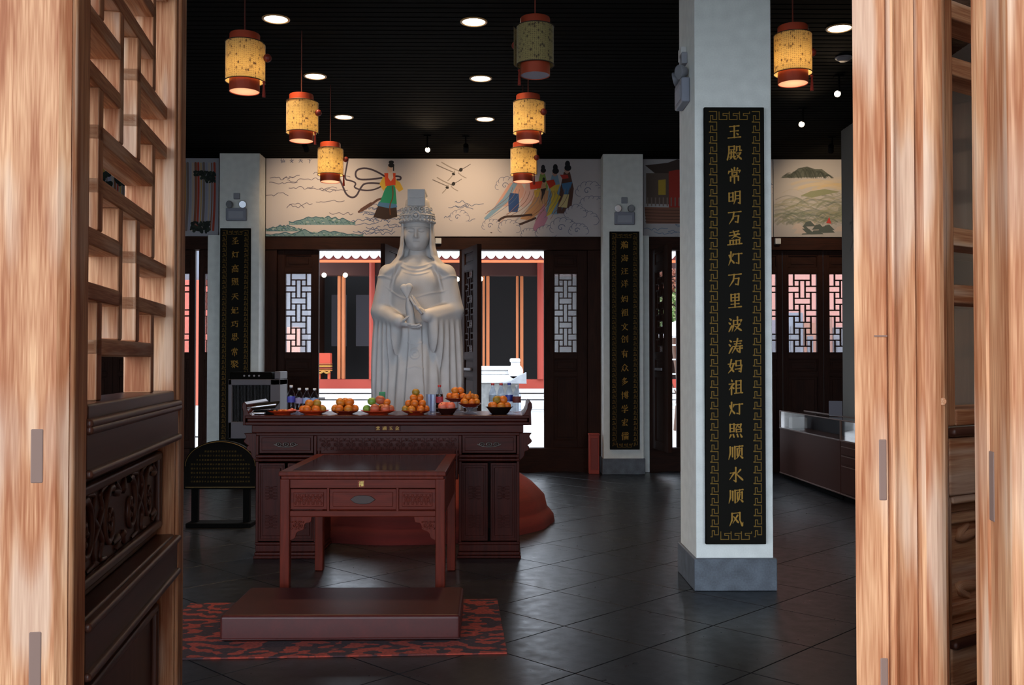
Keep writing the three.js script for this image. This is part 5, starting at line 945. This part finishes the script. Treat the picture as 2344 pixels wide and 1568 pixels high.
// ---------------------------------------------------------------- the statue: signed distances meshed with surface nets
function surfaceNets([x0, y0, z0], [x1, y1, z1], h, f) {
  const nx = Math.ceil((x1 - x0) / h) + 1, ny = Math.ceil((y1 - y0) / h) + 1, nz = Math.ceil((z1 - z0) / h) + 1, d = new Float32Array(nx * ny * nz), I = (i, j, k) => i + nx * (j + ny * k);
  for (let k = 0; k < nz; k++) for (let j = 0; j < ny; j++) for (let i = 0; i < nx; i++) d[I(i, j, k)] = f(x0 + i * h, y0 + j * h, z0 + k * h);
  const id = new Int32Array(nx * ny * nz).fill(-1), P = [], idx = [];
  for (let k = 0; k < nz - 1; k++) for (let j = 0; j < ny - 1; j++) for (let i = 0; i < nx - 1; i++) {
    let n = 0, a = 0, b = 0, c = 0;
    const v = (q) => d[I(i + (q & 1), j + ((q >> 1) & 1), k + (q >> 2))];
    for (let q = 0; q < 8; q++) for (const e of [1, 2, 4]) if (!(q & e)) { const s = v(q), t = v(q | e); if (s < 0 !== t < 0) { const w = s / (s - t); a += (q & 1) + (e === 1 ? w : 0); b += ((q >> 1) & 1) + (e === 2 ? w : 0); c += (q >> 2) + (e === 4 ? w : 0); n++; } }
    if (n) { id[I(i, j, k)] = P.length / 3; P.push(x0 + (i + a / n) * h, y0 + (j + b / n) * h, z0 + (k + c / n) * h); }
  }
  const quad = (a, b, c, e, flip) => { if (a < 0 || b < 0 || c < 0 || e < 0) return; if (flip) idx.push(a, c, b, a, e, c); else idx.push(a, b, c, a, c, e); };
  for (let k = 1; k < nz - 1; k++) for (let j = 1; j < ny - 1; j++) for (let i = 1; i < nx - 1; i++) {
    const s = d[I(i, j, k)] < 0;
    if (s !== d[I(i + 1, j, k)] < 0) quad(id[I(i, j - 1, k - 1)], id[I(i, j, k - 1)], id[I(i, j, k)], id[I(i, j - 1, k)], !s);
    if (s !== d[I(i, j + 1, k)] < 0) quad(id[I(i - 1, j, k - 1)], id[I(i, j, k - 1)], id[I(i, j, k)], id[I(i - 1, j, k)], s);
    if (s !== d[I(i, j, k + 1)] < 0) quad(id[I(i - 1, j - 1, k)], id[I(i, j - 1, k)], id[I(i, j, k)], id[I(i - 1, j, k)], !s);
  }
  const g = new THREE.BufferGeometry(), N = new Float32Array(P.length), e = h * 0.5;
  for (let i = 0; i < P.length; i += 3) { const [x, y, z] = [P[i], P[i + 1], P[i + 2]]; const a = f(x + e, y, z) - f(x - e, y, z), b = f(x, y + e, z) - f(x, y - e, z), c = f(x, y, z + e) - f(x, y, z - e), l = Math.hypot(a, b, c) || 1; N[i] = a / l; N[i + 1] = b / l; N[i + 2] = c / l; }
  g.setAttribute('position', new THREE.Float32BufferAttribute(P, 3)); g.setAttribute('normal', new THREE.BufferAttribute(N, 3)); g.setIndex(idx);
  return g;
}
const smin = (a, b, k) => { const h = Math.max(k - Math.abs(a - b), 0) / k; return Math.min(a, b) - h * h * k * 0.25; };
const smax = (a, b, k) => -smin(-a, -b, k);
const ell = (x, y, z, cx, cy, cz, a, b, c) => { const p = (x - cx) / a, q = (y - cy) / b, r = (z - cz) / c, k0 = Math.hypot(p, q, r), k1 = Math.hypot(p / a, q / b, r / c); return k0 < 1e-6 ? -Math.min(a, b, c) : k0 * (k0 - 1) / k1; };
const cap = (x, y, z, A, B, ra, rb) => { const dx = B[0] - A[0], dy = B[1] - A[1], dz = B[2] - A[2], t = Math.max(0, Math.min(1, ((x - A[0]) * dx + (y - A[1]) * dy + (z - A[2]) * dz) / (dx * dx + dy * dy + dz * dz))); return Math.hypot(x - A[0] - dx * t, y - A[1] - dy * t, z - A[2] - dz * t) - ra - (rb - ra) * t; };
const sst = (a, b, x) => { const t = Math.max(0, Math.min(1, (x - a) / (b - a))); return t * t * (3 - 2 * t); };
const lut = (tab, y) => { if (y <= tab[0][0]) return tab[0]; for (let i = 1; i < tab.length; i++) if (y < tab[i][0]) { const t = (y - tab[i - 1][0]) / (tab[i][0] - tab[i - 1][0]), s = t * t * (3 - 2 * t) * 0.5 + t * 0.5; return tab[i].map((v, k) => tab[i - 1][k] + (v - tab[i - 1][k]) * s); } return tab[tab.length - 1]; };
const bump = (v, w) => Math.exp(-(v * v) / (w * w));

const ROBE = [[0.58, 0.4, 0.31], [0.9, 0.37, 0.29], [1.3, 0.33, 0.26], [1.7, 0.28, 0.225], [1.95, 0.262, 0.215], [2.15, 0.272, 0.2], [2.3, 0.275, 0.18], [2.4, 0.24, 0.15], [2.46, 0.17, 0.12], [2.52, 0.085, 0.085], [2.62, 0.072, 0.078], [2.7, 0.06, 0.06]];
// arm joints, viewer's left (L) and right (R): shoulder, elbow, wrist
const ARM = { L: [[-0.27, 2.34, 0], [-0.345, 1.98, 0.02], [-0.15, 1.88, 0.27]], R: [[0.27, 2.34, 0], [0.35, 1.99, 0.02], [0.115, 1.93, 0.285]] };
function body(x, y, z) {
  const [, a, b] = lut(ROBE, y), ang = Math.atan2(x / a, z / b), low = sst(1.95, 1.3, y);
  let fold = low * 0.011 * Math.sin(ang * 19 + 1.5 * Math.sin(y * 2.2 + ang * 2)) * sst(0.04, 0.14, Math.abs(x));
  let d = (Math.hypot(x / a, z / b) - 1) * Math.min(a, b) * 0.9 + fold;
  d = Math.max(d, 0.602 - y);
  // raised central panel with a medallion
  if (z > 0 && y < 1.9) {
    const pz = b * Math.sqrt(Math.max(0, 1 - (x / a) ** 2)) + 0.004, pw = 0.062 + 0.05 * sst(1.8, 0.7, y);
    let p = Math.max(Math.abs(x) - pw, z - pz - 0.012, pz - 0.1 - z, y - 1.86);
    p -= 0.006 * bump(Math.hypot(x, y - 1.575) - 0.045, 0.007) + 0.004 * bump(Math.hypot(x, y - 1.575) - 0.02, 0.008) + 0.004 * bump(y - 1.66 - 0.3 * Math.abs(x), 0.008) + 0.004 * bump(y - 1.46 + 0.3 * Math.abs(x), 0.008) + 0.004 * bump(Math.abs(x) - pw + 0.01, 0.005);
    d = smin(d, p, 0.012);
  }
  // chest: breast swell, garment edge, necklace strings
  if (y > 1.85 && y < 2.6) {
    d = smin(d, ell(x, y, z, -0.085, 2.24, 0.13, 0.1, 0.1, 0.075), 0.06); d = smin(d, ell(x, y, z, 0.085, 2.24, 0.13, 0.1, 0.1, 0.075), 0.06);
    if (z > 0.05) d -= 0.006 * bump(y - 2.105 - 1.1 * x * x - 0.02 * Math.sin(x * 14), 0.009) + 0.007 * bump(y - 2.36 - 2.2 * x * x, 0.011) * sst(0.17, 0.13, Math.abs(x)) + 0.005 * bump(y - 2.4 - 2.4 * x * x, 0.009) * sst(0.15, 0.11, Math.abs(x)) + 0.006 * bump(y - 2.325 - 1.8 * x * x, 0.009) * sst(0.14, 0.1, Math.abs(x));
  }
  for (const k of ['L', 'R']) {
    const [S, E, W] = ARM[k], s = k === 'L' ? -1 : 1;
    d = smin(d, cap(x, y, z, S, E, 0.1, 0.095), 0.05);
    d = smin(d, cap(x, y, z, E, W, 0.088, 0.062), 0.03);
    // wide sleeve hanging from the forearm
    const ex = E[0] + s * 0.005, ez = E[2], wx = W[0] + s * (k === 'L' ? 0.03 : 0.06), wz = W[2] - 0.03, ux = wx - ex, uz = wz - ez, t = Math.max(0, Math.min(1, ((x - ex) * ux + (z - ez) * uz) / (ux * ux + uz * uz)));
    const drop = sst(1.95, 1.2, y), tt = t * (1 - 0.35 * drop), q = Math.hypot(x - ex - ux * tt, z - ez - uz * tt * (1 - 0.25 * drop));
    const r = 0.07 + 0.012 * drop + low * 0 + 0.011 * sst(1.93, 1.75, y) * Math.sin(t * 26 + 3 * Math.sin(y * 1.7)) - 0.02 * t;
    let sl = smax(q - r, Math.max((1.02 + 0.2 * t) - y, y - (E[1] + (W[1] - E[1]) * t)), 0.03);
    d = smin(d, sl, 0.028);
    // cape edge standing out over the shoulder
    const cx = (x - s * 0.225), cy = (y - 2.385), ca = s * 0.62, rx = cx * Math.cos(ca) - cy * Math.sin(ca), ry = cx * Math.sin(ca) + cy * Math.cos(ca);
    d = smin(d, ell(rx, ry, z, 0, 0, -0.01, 0.15, 0.052, 0.155), 0.03);
    d -= 0.006 * bump(y - 2.27 - 0.35 * (Math.abs(x) - 0.27) - 0.25 * Math.abs(z), 0.01) * sst(0.2, 0.26, s * x);
    d -= 0.006 * bump(Math.abs(x) - 0.19 - 0.25 * (2.42 - y), 0.011) * sst(2.1, 2.3, y) * (z > 0 ? 1 : 0) * sst(2.46, 2.4, y);
  }
  // veil falling from the crown to the shoulders, open in front
  if (y > 2.3) {
    const [, va, vb] = lut([[2.36, 0.34, 0.19], [2.44, 0.255, 0.18], [2.52, 0.195, 0.17], [2.62, 0.168, 0.165], [2.75, 0.158, 0.165], [2.9, 0.152, 0.16]], y);
    let v = (Math.hypot(x / va, (z + 0.02) / vb) - 1) * va * 0.85;
    v += 0.004 * Math.sin(Math.atan2(x, z + 0.02) * 17);
    v = Math.max(v, y - 2.88, 2.37 - y);
    const open = lut([[2.36, 0.2], [2.46, 0.17], [2.52, 0.128], [2.62, 0.118], [2.9, 0.125]], y)[1];
    v = smax(v, -Math.max(Math.abs(x) - open, -0.0 - z), 0.02);
    d = smin(d, v, 0.018);
  }
  return d;
}
function head(x, y, z) {
  // chin slightly lowered
  const c = Math.cos(0.1), s = Math.sin(0.1), Yc = y - 2.6, y2 = 2.6 + Yc * c + z * s, z2 = z * c - Yc * s; y = y2; z = z2 + 0.018; y -= 0.012;
  let d = ell(x, y, z, 0, 2.725, 0.03, 0.128, 0.168, 0.136);
  d = smin(d, ell(x, y, z, 0, 2.625, 0.07, 0.088, 0.072, 0.08), 0.05);
  for (const q of [-1, 1]) {
    d = smin(d, ell(x, y, z, q * 0.062, 2.685, 0.105, 0.046, 0.05, 0.042), 0.03);
    d = smax(d, -ell(x, y, z, q * 0.048, 2.744, 0.172, 0.036, 0.016, 0.02), 0.022);      // eye hollow
    d = smin(d, ell(x, y, z, q * 0.048, 2.738, 0.136, 0.029, 0.0145, 0.018), 0.008);     // lid
    d += 0.005 * bump(y - 2.729 - 9 * (x - q * 0.048) ** 2, 0.0035) * sst(0.034, 0.024, Math.abs(x - q * 0.048)) * (z > 0.08 ? 1 : 0);
    d -= 0.004 * bump(y - 2.772 + 7 * (x - q * 0.05) ** 2, 0.006) * sst(0.05, 0.035, Math.abs(x - q * 0.05)) * (z > 0.08 ? 1 : 0);
    d = smin(d, ell(x, y, z, q * 0.017, 2.684, 0.157, 0.0125, 0.0105, 0.014), 0.01);     // nostril wing
    d = smin(d, ell(x, y, z, q * 0.117, 2.71, 0.02, 0.014, 0.045, 0.024), 0.008);        // ear
  }
  d = smin(d, cap(x, y, z, [0, 2.762, 0.148], [0, 2.69, 0.176], 0.0105, 0.0155), 0.016);
  d = smin(d, ell(x, y, z, 0, 2.651, 0.148, 0.031, 0.0085, 0.014), 0.006);
  d = smin(d, ell(x, y, z, 0, 2.634, 0.146, 0.026, 0.0095, 0.014), 0.006);
  d += 0.005 * bump(y - 2.643 + 3 * x * x, 0.003) * sst(0.036, 0.028, Math.abs(x)) * (z > 0.1 ? 1 : 0);
  d = smin(d, ell(x, y, z, 0, 2.602, 0.128, 0.03, 0.022, 0.022), 0.02);
  d = smin(d, cap(x, y, z, [0, 2.45, -0.01], [0, 2.62, 0.0], 0.082, 0.076), 0.03);
  return d;
}
// hands: palm, four fingers and a thumb as chains
function hand(chains, palm) { return (x, y, z) => { let d = 1; for (const [A, B, ra, rb] of palm) d = smin(d, cap(x, y, z, A, B, ra, rb), 0.018); let f = 1; for (const ch of chains) for (let i = 0; i + 1 < ch.length; i++) f = smin(f, cap(x, y, z, ch[i], ch[i + 1], 0.0145 - i * 0.0015, 0.0135 - i * 0.0018), 0.004); return smin(d, f, 0.01); }; }
// viewer's left hand lies palm up under the foot of the sceptre, fingers pointing to the right
const handL = hand([
  [[-0.06, 1.85, 0.335], [-0.02, 1.838, 0.362], [0.02, 1.835, 0.372], [0.05, 1.846, 0.37]],
  [[-0.06, 1.838, 0.315], [-0.015, 1.824, 0.342], [0.03, 1.822, 0.355], [0.066, 1.834, 0.355]],
  [[-0.06, 1.832, 0.29], [-0.015, 1.816, 0.312], [0.03, 1.816, 0.325], [0.06, 1.83, 0.328]],
  [[-0.065, 1.836, 0.265], [-0.025, 1.822, 0.28], [0.01, 1.824, 0.292], [0.034, 1.836, 0.298]],
  [[-0.115, 1.862, 0.325], [-0.09, 1.886, 0.352], [-0.066, 1.905, 0.358], [-0.052, 1.918, 0.358]],
], [[[-0.15, 1.872, 0.28], [-0.075, 1.846, 0.325], 0.034, 0.022], [[-0.15, 1.862, 0.27], [-0.075, 1.836, 0.28], 0.032, 0.02]]);
// viewer's right hand is raised upright beside it, fingers together pointing up to the left
const handR = hand([
  [[0.035, 1.985, 0.36], [0.005, 2.025, 0.372], [-0.018, 2.062, 0.376], [-0.032, 2.088, 0.372]],
  [[0.047, 1.99, 0.335], [0.018, 2.036, 0.345], [-0.006, 2.078, 0.349], [-0.02, 2.11, 0.345]],
  [[0.055, 1.99, 0.31], [0.028, 2.034, 0.317], [0.006, 2.072, 0.32], [-0.008, 2.1, 0.317]],
  [[0.06, 1.985, 0.287], [0.038, 2.022, 0.29], [0.02, 2.05, 0.292], [0.008, 2.074, 0.29]],
  [[0.07, 1.95, 0.36], [0.045, 1.985, 0.392], [0.02, 2.018, 0.4]],
], [[[0.11, 1.925, 0.3], [0.05, 1.985, 0.348], 0.036, 0.021], [[0.115, 1.93, 0.285], [0.062, 1.985, 0.3], 0.034, 0.02]]);
{
  const s = thing('statue', 'white stone goddess statue with flat-topped crown and veil, holding a sceptre behind the altar', 'statue', [SX, 0, SZ - 0.05]);
  const fig = merge([surfaceNets([-0.5, 0.56, -0.36], [0.5, 2.92, 0.42], 0.0085, body), surfaceNets([-0.16, 2.46, -0.14], [0.16, 2.93, 0.2], 0.004, head),
    surfaceNets([-0.22, 1.77, 0.2], [0.11, 1.93, 0.42], 0.004, handL), surfaceNets([-0.06, 1.86, 0.23], [0.18, 2.14, 0.44], 0.004, handR)]);
  part('figure', uvBox(fig, 1), M.statue, s);
  // crown: banded cap, studs, tiers and the flat board
  const R = 0.158, crown = [lathe([[0.0, 2.985], [0.08, 2.982], [0.135, 2.95], [0.158, 2.9], [0.162, 2.862], [0.168, 2.85], [0.166, 2.832], [0.158, 2.828], [0.15, 2.815], [0.13, 2.81]], 44), new THREE.TorusGeometry(0.164, 0.009, 8, 44).rotateX(Math.PI / 2).translate(0, 2.885, 0), lathe([[0.0, 3.06], [0.09, 3.058], [0.112, 3.04], [0.118, 3.0], [0.122, 2.95]], 36)];
  for (let k = 0; k < 26; k++) { const a = k / 26 * 6.283; crown.push(sph(0.0125, Math.sin(a) * 0.163, 2.866, Math.cos(a) * 0.163, 8, 6)); crown.push(sph(0.0105, Math.sin(a + 0.1) * 0.158, 2.908, Math.cos(a + 0.1) * 0.158, 8, 6)); crown.push(sph(0.014, Math.sin(a) * 0.166, 2.832, Math.cos(a) * 0.166, 8, 6)); }
  for (let k = -3; k <= 3; k++) { const a = k * 0.34; crown.push(new THREE.TorusGeometry(0.022, 0.006, 6, 14).rotateY(a).translate(Math.sin(a) * 0.156, 2.94, Math.cos(a) * 0.15)); crown.push(sph(0.011, Math.sin(a) * 0.158, 2.94, Math.cos(a) * 0.152, 8, 6)); }
  crown.push(new THREE.TorusGeometry(0.034, 0.008, 8, 20).translate(0, 2.872, 0.168), sph(0.02, 0, 2.872, 0.168, 12, 8));
  const front = [surfaceNets([-0.2, 2.76, -0.2], [0.2, 2.85, 0.22], 0.005, (x, y, z) => Math.max(ell(x, y, z, 0, 2.74, 0, 0.142, 0.16, 0.158), 2.77 - y))];
  part('crown', uvBox(merge([...crown, ...front]).translate(0, 0.008, 0.01), 1), M.statue, s);
  part('crown_board', merge([box(0.168, 0.165, 0.035, 0, 3.06, 0.128, 0.008).rotateX(0), box(0.168, 0.03, 0.3, 0.0, 3.128, -0.02, 0.008), box(0.13, 0.012, 0.02, 0, 3.06, 0.148, 0.003), box(0.02, 0.12, 0.2, 0.07, 3.06, 0.02, 0.006)]), M.statue, s);
  // sceptre: stem, cloud-shaped head
  const st = merge([tube([V(-0.028, 1.848, 0.335), V(-0.034, 1.93, 0.343), V(-0.044, 2.0, 0.35), V(-0.055, 2.06, 0.352), V(-0.064, 2.11, 0.354)], (t) => 0.041 * (1 - 0.12 * t) - 0.024 * sst(0.55, 1, t), 36, 14, 0.55),
    surfaceNets([-0.17, 2.07, 0.29], [0.03, 2.27, 0.43], 0.004, (x, y, z) => { const q = 0.62; let d = cap(x, y, 0.36 + (z - 0.36) / q, [-0.094, 2.182, 0.36], [-0.066, 2.1, 0.36], 0.036, 0.012); d = smin(d, cap(x, y, 0.36 + (z - 0.36) / q, [-0.046, 2.19, 0.36], [-0.064, 2.1, 0.36], 0.036, 0.012), 0.012); return d * q; })]);
  part('sceptre', uvBox(st, 1), M.statue, s);
}

renderer.render(scene, camera);
